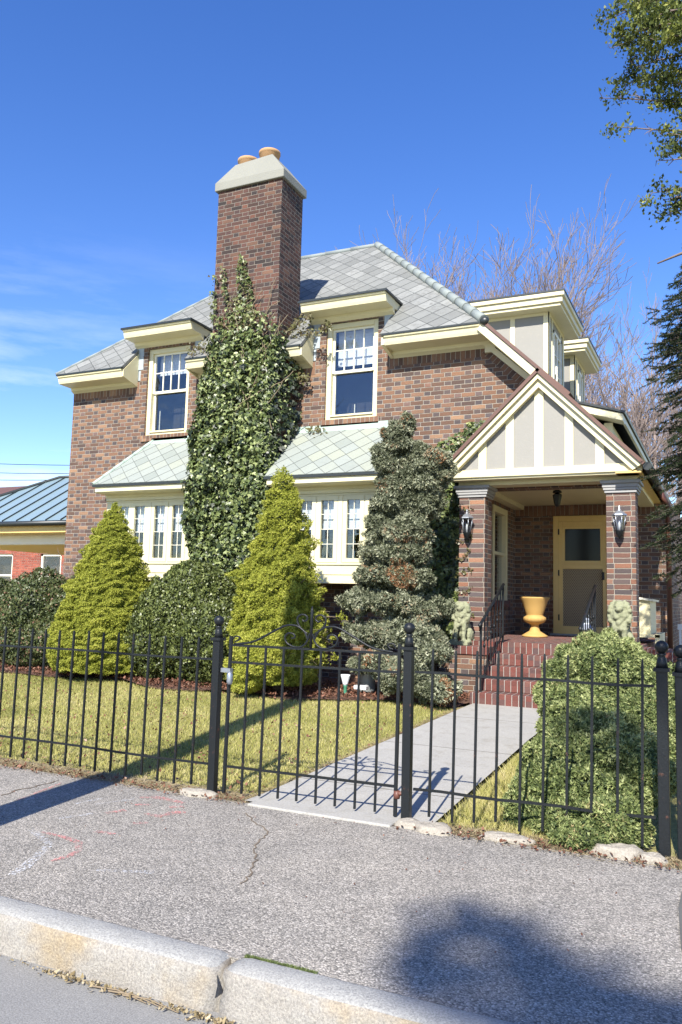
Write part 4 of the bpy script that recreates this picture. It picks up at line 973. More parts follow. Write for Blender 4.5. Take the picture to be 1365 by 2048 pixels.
# lions: seated, holding a shield; modelled as one smooth body on a plinth
def lion(x,y,z,s,flip,label):
    e=empty('lion_statue',(x,y,z),label,'statue','stone lions flanking the porch')
    B=MB()
    def b(c,r_): B.ball((x+c[0]*s*flip,y+c[1]*s,z+c[2]*s),tuple(q*s for q in r_),14,10)
    b((0,.10,.22),(.115,.13,.16)); b((0,.02,.34),(.11,.10,.16)); b((0,-.02,.45),(.115,.10,.12))     # haunch, chest, mane
    b((0,-.03,.545),(.085,.085,.085)); b((0,-.115,.525),(.045,.045,.036)); b((0,-.10,.505),(.038,.04,.03)) # head, muzzle, jaw
    for a in (-1,1):
        b((a*.06,-.01,.61),(.024,.018,.026)); b((a*.035,-.10,.562),(.014,.014,.012))
        b((a*.06,-.075,.25),(.036,.04,.13)); b((a*.06,-.09,.12),(.032,.036,.1)); b((a*.06,-.12,.055),(.042,.065,.03))
        b((a*.11,.07,.14),(.05,.11,.10)); b((a*.12,-.05,.05),(.042,.085,.035))
        for k in range(7):
            t=k/6; b((a*(.085+.03*math.sin(t*3)),-.02+.02*math.cos(k*2),.58-.24*t),(.036,.05,.036))
    for k in range(6): b((.03*math.sin(k*2.1),-.09+.01*math.cos(k*3),.46-.035*k),(.035,.03,.035))
    b((.0,-.085,.33),(.05,.03,.07))
    for k in range(9):
        t=k/8; b((.10+.05*math.sin(t*3.2),.17-.10*t,.06+.02*t),(.018,.03,.018))
    o=B.build('body',M_lion,e); o.data.polygons.foreach_set('use_smooth',[True]*len(o.data.polygons))
    m=o.modifiers.new('remesh','REMESH'); m.mode='VOXEL'; m.voxel_size=.008*s/.9; m.use_smooth_shade=True
    tx=bpy.data.textures.new('lion_curl','CLOUDS'); tx.noise_scale=.035
    d_=o.modifiers.new('curl','DISPLACE'); d_.texture=tx; d_.strength=.022; d_.mid_level=.5
    P=MB(); P.box(x-.15*s,x+.15*s,y-.20*s,y+.22*s,z-.0,z+.05*s); P.build('plinth',M_lion,e,bevel=.008)
lion(-3.235,10.68,.84,.92,1,'mossy stone lion seated on the brick wall left of the steps')
lion(-1.20,10.70,.84,1.02,-1,'mossy stone lion seated in front of the right porch pillar')
# cream storage bench behind right pillar
bn=empty('storage_bench',(-1.0,12.6,FZ),'cream painted wooden bench with slanted top behind the right pillar','bench')
mb=MB(); mb.box(-1.30,-.96,12.2,13.2,1.02,1.52); mb.build('back_panel',M_trim,bn)
mb=MB(); mb.slab([(-1.36,12.15,1.58),(-.92,12.15,1.52),(-.92,13.25,1.52),(-1.36,13.25,1.58)],.03); mb.build('lid',M_white,bn)
mb=MB(); mb.box(-1.30,-.84,12.12,12.19,FZ+.09,FZ+.13); mb.box(-.9,-.84,12.12,13.2,FZ,FZ+.14); mb.box(-1.30,-1.25,12.12,13.2,FZ,FZ+.09); mb.build('base_frame',M_trim,bn)
# garden light, grey canister
gl=empty('garden_light',(-4.33,9.35,.2),'small white garden spotlight on a green stake in the mulch','garden light')
x,y=-4.35,9.4; z=zg(y)
MB().lathe([(.012,0),(.03,.01),(.022,.04),(.022,.12),(.03,.14)],(x,y,z),10).build('stake',M_green,gl)
MB().lathe([(.03,.14),(.035,.16),(.06,.25),(.062,.27),(.05,.27)],(x,y,z),14).build('lamp_head',M_whpl,gl)
MB().box(x+.09,x+.26,y+.05,y+.15,z+.09,z+.14).build('floodlight',M_whpl,gl,bevel=.01)
gc=MB().lathe([(.10,-.0),(.105,.02),(.10,.34),(.11,.35),(.11,.38),(.06,.40)],(0,0,0),24).build('canister',M_plastic); gc.location=(-4.2,9.75,zg(9.7)+.02); tag(gc,'grey plastic canister half hidden behind the garden light','canister')
up_=empty('utility_pole',(-3.95,2.35,0),'round wooden pole standing beside the kerb left of the photo','pole')
MB().tube([(-3.95,2.35,-.1),(-3.93,2.35,4),(-3.91,2.35,7.3)],[.17,.155,.14],14).build('pole',M_poleW,up_)

# ------------------------------------------------------------------ vegetation
def unit(a): return a/np.maximum(1e-9,np.linalg.norm(a,axis=1,keepdims=True))
def fbm(P,sc,seed=0,oct=3):
    out=np.zeros(len(P)); rg=np.random.default_rng(1000+seed); amp=1;tot=0
    for o in range(oct):
        for k in range(5):
            d=rg.normal(size=3); d/=np.linalg.norm(d); ph=rg.uniform(0,6.28,2)
            d2=rg.normal(size=3)
            out+=amp*np.sin(P@d*sc*2.2*(2**o)+ph[0]+1.5*np.sin(P@d2*sc*(2**o)*.8+ph[1]))/5
        tot+=amp; amp*=.55
    return out/tot*1.6
def billow(P,sc,seed=0):
    return (np.abs(fbm(P,sc,seed,1))*1.9-.55)+.35*(np.abs(fbm(P,sc*2.1,seed+31,1))*1.9-.55)
def lnoise(P,sc,seed=0):
    o=Vector((seed*7.3,seed*3.1,0)); return np.array([noise.noise(Vector(p)*sc+o) for p in P])
IVY=np.array([(0,-.15),(.42,-.05),(.55,.3),(.22,.38),(0,1.0),(-.22,.38),(-.55,.3),(-.42,-.05)])
def leaves(name,C,N,size,mat,tone,shape='oval',parent=None,jit=.5,droop=0,fold=.15):
    n=len(C); N=unit(N+rng.normal(0,jit,(n,3)))
    ref=np.tile([0,0,1.],(n,1)); ref=ref+rng.normal(0,.55,(n,3))
    if droop: ref[:,2]=-abs(droop)+rng.normal(0,.3,n)
    A=unit(np.cross(ref,N)); B=np.cross(N,A)
    if shape=='ivy': prof=IVY; 
    elif shape=='oval': prof=np.array([(0,0),(.32,.35),(0,1.0),(-.32,.35)])
    elif shape=='needle': prof=np.array([(-.10,0),(.10,0),(.0,1.0)])
    elif shape=='tuft': prof=None
    s=np.asarray(size)
    if shape=='tuft':  # three short blades fanned out around the normal
        V=[];T=[]
        for k in range(3):
            th=2*math.pi*k/3+rng.uniform(0,2,n)
            dirv=unit(N*1.0+ (A*np.cos(th)[:,None]+B*np.sin(th)[:,None])*.9)
            side=unit(np.cross(dirv,N))*.26
            V+=[C-side*s[:,None],C+side*s[:,None],C+dirv*s[:,None]]
        V=np.stack(V,1).reshape(-1,3); F=np.arange(len(V)).reshape(-1,3)
        return fastmesh(name,V,F,mat,np.repeat(tone,9),parent)
    m=len(prof); V=np.zeros((n,m,3))
    for i,(a,b) in enumerate(prof):
        V[:,i]=C+(A*a+B*b)*s[:,None]+N*(abs(a)*fold)*s[:,None]
    V=V.reshape(-1,3)
    if m in(3,4): F=np.arange(n*m).reshape(-1,m)
    else: # fan in two quads strips around the midrib: use quads 0-1-2-3.. as fan
        base=np.arange(n)[:,None]*m; F=np.concatenate([base+np.array(q) for q in ((0,1,2,3),(0,3,4,5),(0,5,6,7))])
    return fastmesh(name,V,F,mat,np.repeat(tone,m),parent)
def core(name,V_fn,mat,parent):  # closed dark body, shade inside the bush put into its colour
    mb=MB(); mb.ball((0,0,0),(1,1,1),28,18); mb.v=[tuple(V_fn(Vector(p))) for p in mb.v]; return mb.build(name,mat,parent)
def twigs(name,lst,mat,parent,n=4):
    mb=MB()
    for P,r_ in lst: mb.tube(P,r_,n,caps=False)
    return mb.build(name,mat,parent)

def cone_tree(name,cx,cy,zb,zt,rb,label,seed,N_=42000,prof=None,skip=None,lump=.10):
    e=empty(name,(cx,cy,zb),label,'conical evergreen')
    prof=prof or (lambda t:(1-t)**.82*(1-.0*t)*min(1,.80+t*1.4))
    t=1-np.sqrt(rng.uniform(0,1,N_*2)); th=rng.uniform(0,2*math.pi,N_*2)
    # only the sides one can see from the street and some of the back
    keep=(np.sin(th)<.35)|(rng.uniform(size=len(th))<.35); t=t[keep][:N_]; th=th[keep][:N_]
    rr=np.array([prof(q) for q in t])*rb
    P=np.stack([cx+rr*np.cos(th),cy+rr*np.sin(th),zb+(zt-zb)*t],1)
    L1=fbm(P,3.2,seed,2)*.6+billow(P,5.5,seed+70)*.8; L2=billow(P,13,seed+5)
    disp=L1*lump*(.35+rr/rb*.8)+L2*.045+fbm(P,26,seed+9,1)*.02
    nrm=np.stack([np.cos(th),np.sin(th),np.full(len(th),rb/(zt-zb))],1); nrm=unit(nrm)
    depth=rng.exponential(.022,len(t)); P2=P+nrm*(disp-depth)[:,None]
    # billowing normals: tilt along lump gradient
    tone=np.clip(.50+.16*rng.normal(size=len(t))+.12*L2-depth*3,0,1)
    if skip is not None:
        k=~skip(P); P2,nrm,tone=P2[k],nrm[k],tone[k]
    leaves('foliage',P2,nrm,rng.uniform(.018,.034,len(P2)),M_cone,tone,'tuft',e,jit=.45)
    def cf(p):
        q=(p.z+1)/2; r_=prof(min(q,.999))*rb*.86; h=math.hypot(p.x,p.y) or 1
        return Vector((cx+p.x/h*r_,cy+p.y/h*r_,zb+.03+(zt-zb)*q*.95))
    if skip is None: core('dark_core',cf,M_core,e)
    MB().tube([(cx,cy,zg(cy)-.05),(cx,cy,zb+.3),(cx,cy,zt*.8)],[.06,.05,.01],8).build('trunk',M_bark,e)
    return e
cone_tree('dwarf_spruce',-8.37,9.6,.28,2.80,.93,'broad yellow green conical spruce at the left, in front of the left bay window',1,90000,lump=.055)
sp=cone_tree('dwarf_spruce',-5.28,9.3,.32,3.16,.70,'narrow yellow green conical spruce right of the holly bush, bare at its lower right',2,72000,prof=lambda t:(1-t)**.72*min(1,.62+t*1.6),lump=.09)

def pads(name,label,cat,lst,mat,tonefn,dens,size,shape='tuft',trunk=None,jit=.6,seed=0,lump=.16,corecol=True,fine=.04,cs=.80,group=None):
    c0=lst[0]; e=empty(name,(lst[0][0],lst[0][1],min(p[2]-p[5] for p in lst)),label,cat,group)
    Cs=[];Ns=[];Ts=[]; mbc=MB()
    for i,(x,y,z,a,b,c) in enumerate(lst):
        area=4*math.pi*(((a*b)**1.6+(a*c)**1.6+(b*c)**1.6)/3)**(1/1.6); n_=int(area*dens)
        D=unit(rng.normal(size=(n_,3)))
        keep=(D[:,1]<.35)|(rng.uniform(size=n_)<.4); D=D[keep]; n_=len(D)
        P=D*np.array([a,b,c]); 
        PW=P+np.array([x,y,z]); l1=fbm(PW,3.4,seed,3); l2=billow(PW,9,seed+3)*.8+.3*fbm(PW,22,seed+4,1)
        k=1+l1*lump; dep=rng.exponential(.02,n_)
        N_=unit(D/np.array([a,b,c])); Q=np.array([x,y,z])+P*k[:,None]+N_*(l2*fine-dep)[:,None]
        # drop what falls deep inside other pads
        ins=np.zeros(n_,bool)
        for j,(X,Y_,Z_,A_,B_,C_) in enumerate(lst):
            if j!=i: ins|=((((Q-np.array([X,Y_,Z_]))/np.array([A_,B_,C_]))**2).sum(1)<.62)
        Q,N_,l2,dep=Q[~ins],N_[~ins],l2[~ins],dep[~ins]
        Cs.append(Q);Ns.append(N_);Ts.append(tonefn(Q,l2,dep))
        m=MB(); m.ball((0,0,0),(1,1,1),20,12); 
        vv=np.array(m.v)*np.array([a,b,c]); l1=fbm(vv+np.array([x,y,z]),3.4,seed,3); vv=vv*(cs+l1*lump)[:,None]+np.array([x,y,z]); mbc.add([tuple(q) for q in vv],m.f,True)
    C_=np.concatenate(Cs);N_=np.concatenate(Ns);T=np.concatenate(Ts)
    ok=C_[:,2]>.02
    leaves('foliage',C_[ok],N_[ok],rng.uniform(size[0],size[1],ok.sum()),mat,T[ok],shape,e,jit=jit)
    if corecol: mbc.build('dark_core',M_core,e)  # dark solid bodies stand in for the shaded inside of the crown
    if trunk: twigs('trunk',trunk,M_bark,e,7)
    return e
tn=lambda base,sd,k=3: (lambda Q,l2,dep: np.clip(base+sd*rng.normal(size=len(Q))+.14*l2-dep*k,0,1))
pads('boxwood_bush','rounded dark green holly bush between the two conical spruces','bush',[(-7.0,9.75,1.0,.84,.62,.80),(-6.55,9.6,.78,.62,.5,.62),(-7.35,9.6,.75,.6,.5,.55),(-6.9,9.7,1.45,.5,.45,.42)],M_holly,tn(.5,.2),5200,(.028,.05),'oval',seed=4,lump=.10,jit=.75)
pads('mixed_bush','wide low bush of green and reddish leaves at the left edge of the photo','bush',[(-10.2,10.0,.95,.85,.7,.75),(-9.45,10.1,.95,.6,.6,.72),(-11.1,10.0,.85,.7,.6,.65),(-9.9,9.8,.6,.8,.5,.5)],M_mixed,lambda Q,l2,dep:np.clip(.48+.2*rng.normal(size=len(Q))+.1*l2-dep*3+.35*(rng.uniform(size=len(Q))<.06),0,1),4200,(.03,.052),'oval',seed=5,lump=.14,jit=.85)
pads('small_shrub','bright yellow green tuft of spruce branches low in front of the narrow conical spruce','bush',[(-5.28,8.85,.72,.34,.26,.32),(-5.48,8.9,.48,.28,.25,.25)],M_cone,tn(.62,.15),9000,(.024,.042),seed=6)
# bare lower right branches of the narrow spruce
lst=[]
for k in range(70):
    z=rng.uniform(.55,1.55); a=rng.uniform(-1.3,.5); l_=rng.uniform(.35,.75)*(1.15-.25*z)
    P=[Vector((-5.2,9.3,z))]; d_=Vector((math.cos(a),math.sin(a)*.8,rng.uniform(-.1,.35)))
    for j in range(5): P.append(P[-1]+d_*l_/5+Vector(rng.normal(0,.02,3))); 
    lst.append((P,[.008,.006,.005,.004,.003,.002]))
    for j in (2,3,4):
        for q in range(2):
            lst.append(([P[j],P[j]+Vector(rng.normal(0,.07,3))+d_*.05],[.003,.0015]))
bt=twigs('bare_branches',lst,M_vine,sp,4)
C_=np.array([tuple(P[-1]+Vector(rng.normal(0,.035,3))) for P,_ in lst if len(P)==6 and rng.uniform()<.45 for _2 in range(45)])
leaves('branch_tips',C_,rng.normal(size=C_.shape),rng.uniform(.02,.036,len(C_)),M_cone,np.clip(rng.normal(.55,.18,len(C_)),0,1),'tuft',sp)
# tall pruned juniper in front of the right bay
J=[(-3.68,10.2,3.32,.24,.3,.22),(-4.0,10.05,2.6,.30,.35,.28),(-3.86,10.1,3.78,.12,.15,.16),(-3.93,10.1,3.55,.24,.25,.28),(-3.98,10.1,3.30,.36,.32,.33),(-3.66,10.2,3.13,.36,.35,.30),(-3.95,10.05,2.98,.38,.35,.28),
(-3.72,10.1,2.72,.50,.42,.30),(-4.12,10.0,2.45,.27,.3,.25),(-3.85,10.0,2.32,.48,.42,.16),(-4.05,9.9,2.05,.36,.35,.17),(-3.72,9.9,2.02,.38,.36,.16),
(-3.98,9.8,1.72,.52,.45,.15),(-3.65,9.8,1.68,.33,.38,.15),(-4.12,9.75,1.38,.50,.42,.14),(-3.75,9.8,1.36,.38,.4,.13),(-3.45,9.9,1.30,.28,.3,.11),
(-4.05,9.6,.98,.50,.4,.13),(-3.50,9.6,.98,.56,.42,.14),(-3.25,9.5,.80,.35,.35,.12),(-4.0,9.5,.60,.34,.32,.12),(-3.45,9.35,.50,.46,.36,.16),(-3.15,9.3,.38,.34,.32,.14)]
tr=[([(-3.75,10.15,.15),(-3.8,10.15,1.2),(-3.75,10.15,2.2),(-3.85,10.15,3.4)],[.08,.07,.05,.02])]
for (x,y,z,a,b,c) in J[4:]: tr.append(([(-3.78,10.15,z-.15),((x-3.78)/2,(y+10.15)/2,z-.08),(x,y,z)],[.03,.02,.012]))
J2=[]
for (x,y,z,a,b,c) in J:   # each tier is broken into several uneven cushions
    for k in range(3):
        J2.append((x+rng.uniform(-.45,.45)*a,y+rng.uniform(-.3,.3)*b,z+rng.uniform(-.18,.18)*c,a*rng.uniform(.42,.66),b*rng.uniform(.5,.8),c*rng.uniform(.6,.92)))
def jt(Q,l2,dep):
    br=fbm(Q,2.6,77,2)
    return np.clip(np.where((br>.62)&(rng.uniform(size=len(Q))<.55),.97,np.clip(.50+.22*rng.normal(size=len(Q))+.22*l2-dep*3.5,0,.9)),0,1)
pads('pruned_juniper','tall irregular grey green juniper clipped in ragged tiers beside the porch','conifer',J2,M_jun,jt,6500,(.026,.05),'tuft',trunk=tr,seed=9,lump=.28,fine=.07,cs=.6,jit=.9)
# spreading yew in front right
Yw=[(-1.24,7.3,.70,.24,.3,.36),(-1.12,7.2,.84,.28,.3,.26),(-1.22,6.3,.14,.24,.3,.16),(-1.22,5.7,.08,.22,.26,.12),(-.9,6.45,.42,.42,.4,.22),(-1.16,7.35,.68,.34,.35,.36),(-.76,7.4,.78,.33,.35,.33),(-.98,7.35,.80,.36,.42,.36),(-.78,7.3,.62,.36,.40,.42),(-1.12,7.1,.50,.36,.40,.36),(-.62,7.0,.40,.32,.4,.38),(-.95,6.8,.34,.52,.45,.34),(-1.10,6.5,.24,.38,.40,.26),(-.72,6.5,.28,.40,.4,.32),
(-.95,6.1,.22,.50,.42,.26),(-1.10,5.85,.14,.30,.34,.18),(-.65,5.9,.26,.34,.38,.26),(-.88,5.55,.17,.46,.3,.22),(-1.10,5.35,.08,.24,.22,.12),(-.78,5.18,.09,.34,.18,.13),(-.62,5.2,.12,.2,.2,.16),(-.82,5.0,.05,.2,.1,.07)]
Y2=[]
for (x,y,z,a,b,c) in Yw:
    for k in range(4): Y2.append((x+rng.uniform(-.5,.5)*a,y+rng.uniform(-.5,.4)*b,max(.03,z+rng.uniform(-.5,.5)*c),a*rng.uniform(.35,.55),b*rng.uniform(.4,.6),c*rng.uniform(.35,.55)))
Y2+=[(x,y+.03,z,a*.88,b*.85,c*.88) for (x,y,z,a,b,c) in Yw]
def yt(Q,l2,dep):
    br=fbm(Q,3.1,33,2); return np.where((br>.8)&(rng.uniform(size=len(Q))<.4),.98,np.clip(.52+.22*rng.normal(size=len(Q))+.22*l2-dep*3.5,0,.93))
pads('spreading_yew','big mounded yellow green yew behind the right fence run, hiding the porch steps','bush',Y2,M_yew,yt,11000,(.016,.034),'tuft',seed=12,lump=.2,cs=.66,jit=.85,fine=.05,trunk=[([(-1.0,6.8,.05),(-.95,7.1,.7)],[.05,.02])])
pads('low_shrub','dark green shrub tucked between the brick side wall and the right end post','bush',[(-.55,8.6,.42,.26,.3,.3),(-.5,9.2,.45,.3,.3,.3)],M_yew,tn(.3,.15),7000,(.02,.04),seed=14)

# ivy over the chimney and beside the porch
def ivy_out(x,z):   # right/left outline of the ivy on the chimney, in metres
    prof=[(1.4,-7.72,-6.1),(2.0,-7.82,-6.12),(2.6,-7.98,-6.16),(3.2,-7.96,-6.2),(3.9,-7.95,-6.25),(4.5,-7.86,-6.26),(5.0,-7.80,-6.24),(5.4,-7.74,-6.28),(5.7,-7.70,-6.36),(6.0,-7.66,-6.48)]
    z=max(1.4,min(6.0,z))
    for a,b in zip(prof[:-1],prof[1:]):
        if a[0]<=z<=b[0]:
            t=(z-a[0])/(b[0]-a[0]); return a[1]+(b[1]-a[1])*t,a[2]+(b[2]-a[2])*t
P=[];N=[];T=[]
n_=22000
for k in range(n_):
    z=rng.uniform(.7,7.0); 
    x=rng.uniform(-8.05,-5.8)
    if z<6.0:
        a,b=ivy_out(x,z); e_=.05*noise.noise(Vector((x*4,z*4,3)))+.035*noise.noise(Vector((x*15,z*15,3)))
        if not(a+e_<x<b-e_): continue
        dens=1
        if z>5.55:
            dens=.95 if noise.noise(Vector((x*5,z*3,9)))>-.35+(z-5.55)*1.0 or abs(x+7.1)<.28 else .12
    else:
        # fingers climbing the stack
        w1_=.26*(7.05-z)/.95+.05; dens=0
        c1=-7.02-.06*(z-6)+.03*math.sin(z*9); c2=-7.50+.28*0+ .0*(z-6)
        if abs(x-c1)<w1_*(.75+.3*noise.noise(Vector((0,z*6,1)))): dens=.95
        c3=-7.32-(z-6)*.17
        if abs(x-c3)<.05 and z<6.85: dens=.7
        if abs(x+7.62)<.05 and z<6.75: dens=.65*(noise.noise(Vector((0,z*5,5)))>-.2)
    if rng.uniform()>dens: continue
    # thickness: lush at mid height, thin at the top
    th_=.10+.22*max(0,min(1,(6.0-z)/2.0)); l1=noise.noise(Vector((x*2.3,z*2.3,1.7)))*.14+noise.noise(Vector((x*7,z*7,4)))*.06
    if z>=6: th_=.03;l1=.0
    if z<6:
        a,b=ivy_out(x,z); edge=max(0.03,min(1,min(x-a,b-x)/.28)); rd=math.sqrt(1-(1-edge)**2)
    else: rd=1;edge=1
    onright = x>-6.43 and z<6
    y=cy0-.012-(th_*.75+l1)*rd-rng.exponential(.03)*rd
    if onright: # wraps around the corner towards the wall
        u_=(x+6.43)/max(.05,(b+6.43)); y=cy0-.012-(th_+l1)*math.cos(min(1,u_)*1.45)+ .50*u_**2.2
    nx=(-1 if x<-7.05 else 1)*(1-edge)*1.3; P.append((x,y,z)); N.append((nx,-1,.35)); T.append(.5+.22*rng.normal()+(.5*l1/.15)*.15)
iv=empty('climbing_ivy',(-7,cy0,.2),'thick green ivy covering the lower two thirds of the brick chimney','ivy')
P=np.array(P);N=np.array(N);T=np.clip(T,0,1)
hi=(P[:,2]>5.75)&(rng.uniform(size=len(P))<.55)
leaves('leaves',P[~hi],N[~hi],rng.uniform(.035,.07,(~hi).sum()),M_ivy,T[~hi],'ivy',iv,jit=.62,droop=.9)
# deeper layer hides the brick; shade of the leaf gaps put into its tone
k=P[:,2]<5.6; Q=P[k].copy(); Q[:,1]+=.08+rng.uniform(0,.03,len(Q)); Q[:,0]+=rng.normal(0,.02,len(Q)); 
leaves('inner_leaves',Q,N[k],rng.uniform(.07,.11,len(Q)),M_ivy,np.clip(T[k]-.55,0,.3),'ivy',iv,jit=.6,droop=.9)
lst=[]
for k in range(34):
    z=rng.uniform(4.2,5.9); x=rng.uniform(-7.4,-6.5); p=Vector((x,cy0-.02-.22*max(0,(6-z)/2),z)); Pp=[p]; a=rng.uniform(.3,2.8)
    for j in range(8):
        a+=rng.normal(0,.25); p=p+Vector((math.cos(a)*.09,-.004,math.sin(a)*.09)); 
        if p.z>6.9 or p.x>-5.95 or p.x<-7.75: break
        Pp.append(Vector((p.x,min(p.y,cy0-.02),p.z)))
    if len(Pp)>2: lst.append((Pp,[.006]*len(Pp)))
for k in range(10): # main stems up the stack
    x=-7.3+.1*k; lst.append(([Vector((x+.05*math.sin(j+k),cy0-.012,4.5+j*.28)) for j in range(int(5+rng.integers(0,4)))],.005))
SPR=[]
# sprays reaching out to the right over the little eave
for (s0,dv,n2) in (((-6.3,11.3,5.62),(.14,-.03,.02),6),((-6.3,11.35,5.0),(.07,-.0,-.01),4),((-6.35,11.2,5.75),(.09,0,.05),5),((-6.0,11.42,4.1),(.07,0,-.02),4),((-7.8,11.2,5.6),(-.1,-.03,0),5)):
    Pp=[Vector(s0)+Vector(dv)*j+Vector((0,0,.03*math.sin(j*1.3))) for j in range(n2)]; lst.append((Pp,[.006]*n2))
    C_=np.array([tuple(p+Vector(rng.normal(0,.045,3))) for p in Pp for _ in range(22)]); C_[:,1]-=.03
    SPR.append(C_)
SP_=np.concatenate(SPR); PB=np.concatenate([P[hi],SP_]); NB=np.concatenate([N[hi],np.tile([0,-1,.2],(len(SP_),1))]); TB=np.concatenate([T[hi],np.clip(rng.normal(.4,.2,len(SP_)),0,1)])
leaves('bronze_leaves',PB,NB,rng.uniform(.025,.055,len(PB)),M_ivyb,TB,'ivy',iv,jit=.45,droop=.9)
twigs('stems',lst,M_vine,iv,4)
# ivy on the wall at the right
P=[];N=[];T=[]
for k in range(9000):
    x=rng.uniform(-4.35,-3.0); z=rng.uniform(.6,4.15)
    top=3.55+(x+4.35)*.42 if x<-3.4 else 3.95+.12
    if x>-3.42 and z<3.3: continue
    if z>top+.09*noise.noise(Vector((x*6,0,1)))-.02: continue
    if z>3.3+ (x+3.47)*.97*1 and x>-3.47 and z< 0: continue
    if z<3.3 and x<-4.2+.2*noise.noise(Vector((z*3,0,0))): continue
    l1=noise.noise(Vector((x*4,z*3,2)))*.08
    P.append((x,YF-.10-l1-.06*rng.uniform(),z)); N.append((.1,-1,.3)); T.append(.42+.22*rng.normal()+l1)
i2=empty('wall_ivy',(-3.7,YF,.2),'ivy climbing the brick wall behind the juniper up to the porch gable','ivy')
leaves('leaves',np.array(P),np.array(N),rng.uniform(.035,.075,len(P)),M_ivy,np.clip(T,0,1),'ivy',i2,jit=.5,droop=.9)
# tendrils on the left pillar
C_=[]
lst=[]
for k in range(7):
    p=Vector((-3.38,PYF-.01,1.3+k*.24)); Pp=[p]
    a=rng.uniform(-.5,.9)
    for j in range(int(rng.integers(2,5))): p=p+Vector((math.cos(a)*.055,0,math.sin(a)*.055)); a+=rng.normal(0,.5); Pp.append(p)
    lst.append((Pp,.003)); C_+= [tuple(q+Vector((rng.normal(0,.02),-.012,rng.normal(0,.02)))) for q in Pp for _ in range(4)]
twigs('stems',lst,M_vine,i2,4); C_=np.array(C_); leaves('tendril_leaves',C_,np.tile([0,-1,.2],(len(C_),1)),rng.uniform(.02,.04,len(C_)),M_ivyb,np.clip(rng.normal(.3,.2,len(C_)),0,1),'ivy',i2,jit=.5)

# bare trees
def bare(name,x,y,h,label,seed,spread=1,r0=.16,mat=None,depth=6,lean=0,zb=0,group='bare winter trees behind the house',kinks=.16,first=.25,top=None):
    rg=np.random.default_rng(seed); e=empty(name,(x,y,zb),label,'tree',group); tb=MB(); cb=MB()
    def grow(p,d,l,r_,dep):
        nseg=4; P=[p]; R_=[r_]
        for j in range(nseg):
            d=(d+Vector(rg.normal(0,kinks,3))*.6+Vector((0,0,.05))).normalized(); P.append(P[-1]+d*(l/nseg)); R_.append(max(.0075 if h>4 else .0015,r_*(1-.35*(j+1)/nseg)))
        (tb if dep>=depth-1 else cb).tube(P,R_,6 if dep>=depth-1 else (4 if dep>2 else 3),caps=False)
        if dep==0: return
        nb=3 if dep>1 else 3
        for j in range((2 if dep==2 else nb)+ (1 if dep in(depth,depth-1) else 0)):
            t=rg.uniform(.35,1) if j else 1; q=P[min(nseg,int(t*nseg))]
            ang=rg.uniform(.3,.75)*spread if j else rg.uniform(.1,.35); ax=Vector(rg.normal(size=3)); ax=(ax-ax.dot(d)*d).normalized()
            nd=(d*math.cos(ang)+ax*math.sin(ang)).normalized()
            grow(q,nd,l*rg.uniform(.62,.85),r_*.62*rg.uniform(.8,1),dep-1)
    grow(Vector((x,y,zb)),Vector((lean,0,1)).normalized(),h*first,r0,depth)
    if top:
        zz=sorted(v[2] for v in tb.v+cb.v); k=(top-zb)/(zz[-1]-zb)
        xm=sum(v[0] for v in cb.v)/len(cb.v)-x
        for m_ in (tb,cb): m_.v=[(x+(v[0]-x-xm*min(1,(v[2]-zb)/(zz[-1]-zb)*1.5))*k,y+(v[1]-y)*k,zb+(v[2]-zb)*k) for v in m_.v]
    tb.build('trunk',M_bark,e); cb.build('crown',mat or M_twig,e); return e
bt_=[(-12.9,32,16.6,'bare tree just right of the ridge end, lowest of the group',11,.9),(-10.6,31,18.2,'bare tree with a forked dark stem behind the roof hip',12,.9),(-8.6,33,16.6,'slender bare tree between the forked tree and the tallest one',18,.8),(-7.1,31,17.6,'tallest pale bare tree rising above the front stucco dormer',13,.8),(-4.9,30,14.2,'bare tree just right of the stucco dormer cornices',14,1.0),(-3.2,27,10.2,'low bare tree between the dormers and the dark spruce',15,1.0),(-1.2,30,14.6,'bare tree at the right edge behind the dark spruce',16,1.0)]
for x,y,h,lab,sd,sp_ in bt_: bare('bare_tree',x,y,h,lab,sd,sp_,depth=7,top=h,r0=.2)
bare('bare_tree',-46,60,8,'tiny distant bare tree above the carport roof',17,1,.1,depth=5)
# small twiggy shrub by the house corner
bare('twiggy_shrub',-10.75,10.9,1.5,'small reddish twiggy shrub by the left house corner',21,1.3,.012,M_twig,depth=5,zb=.9,group='twiggy shrubs by the left corner',first=.3)
bare('twiggy_shrub',-11.1,10.8,1.5,'small pale twiggy shrub left of the house corner',22,1.4,.010,M_twig,depth=5,zb=.7,group='twiggy shrubs by the left corner',first=.3)

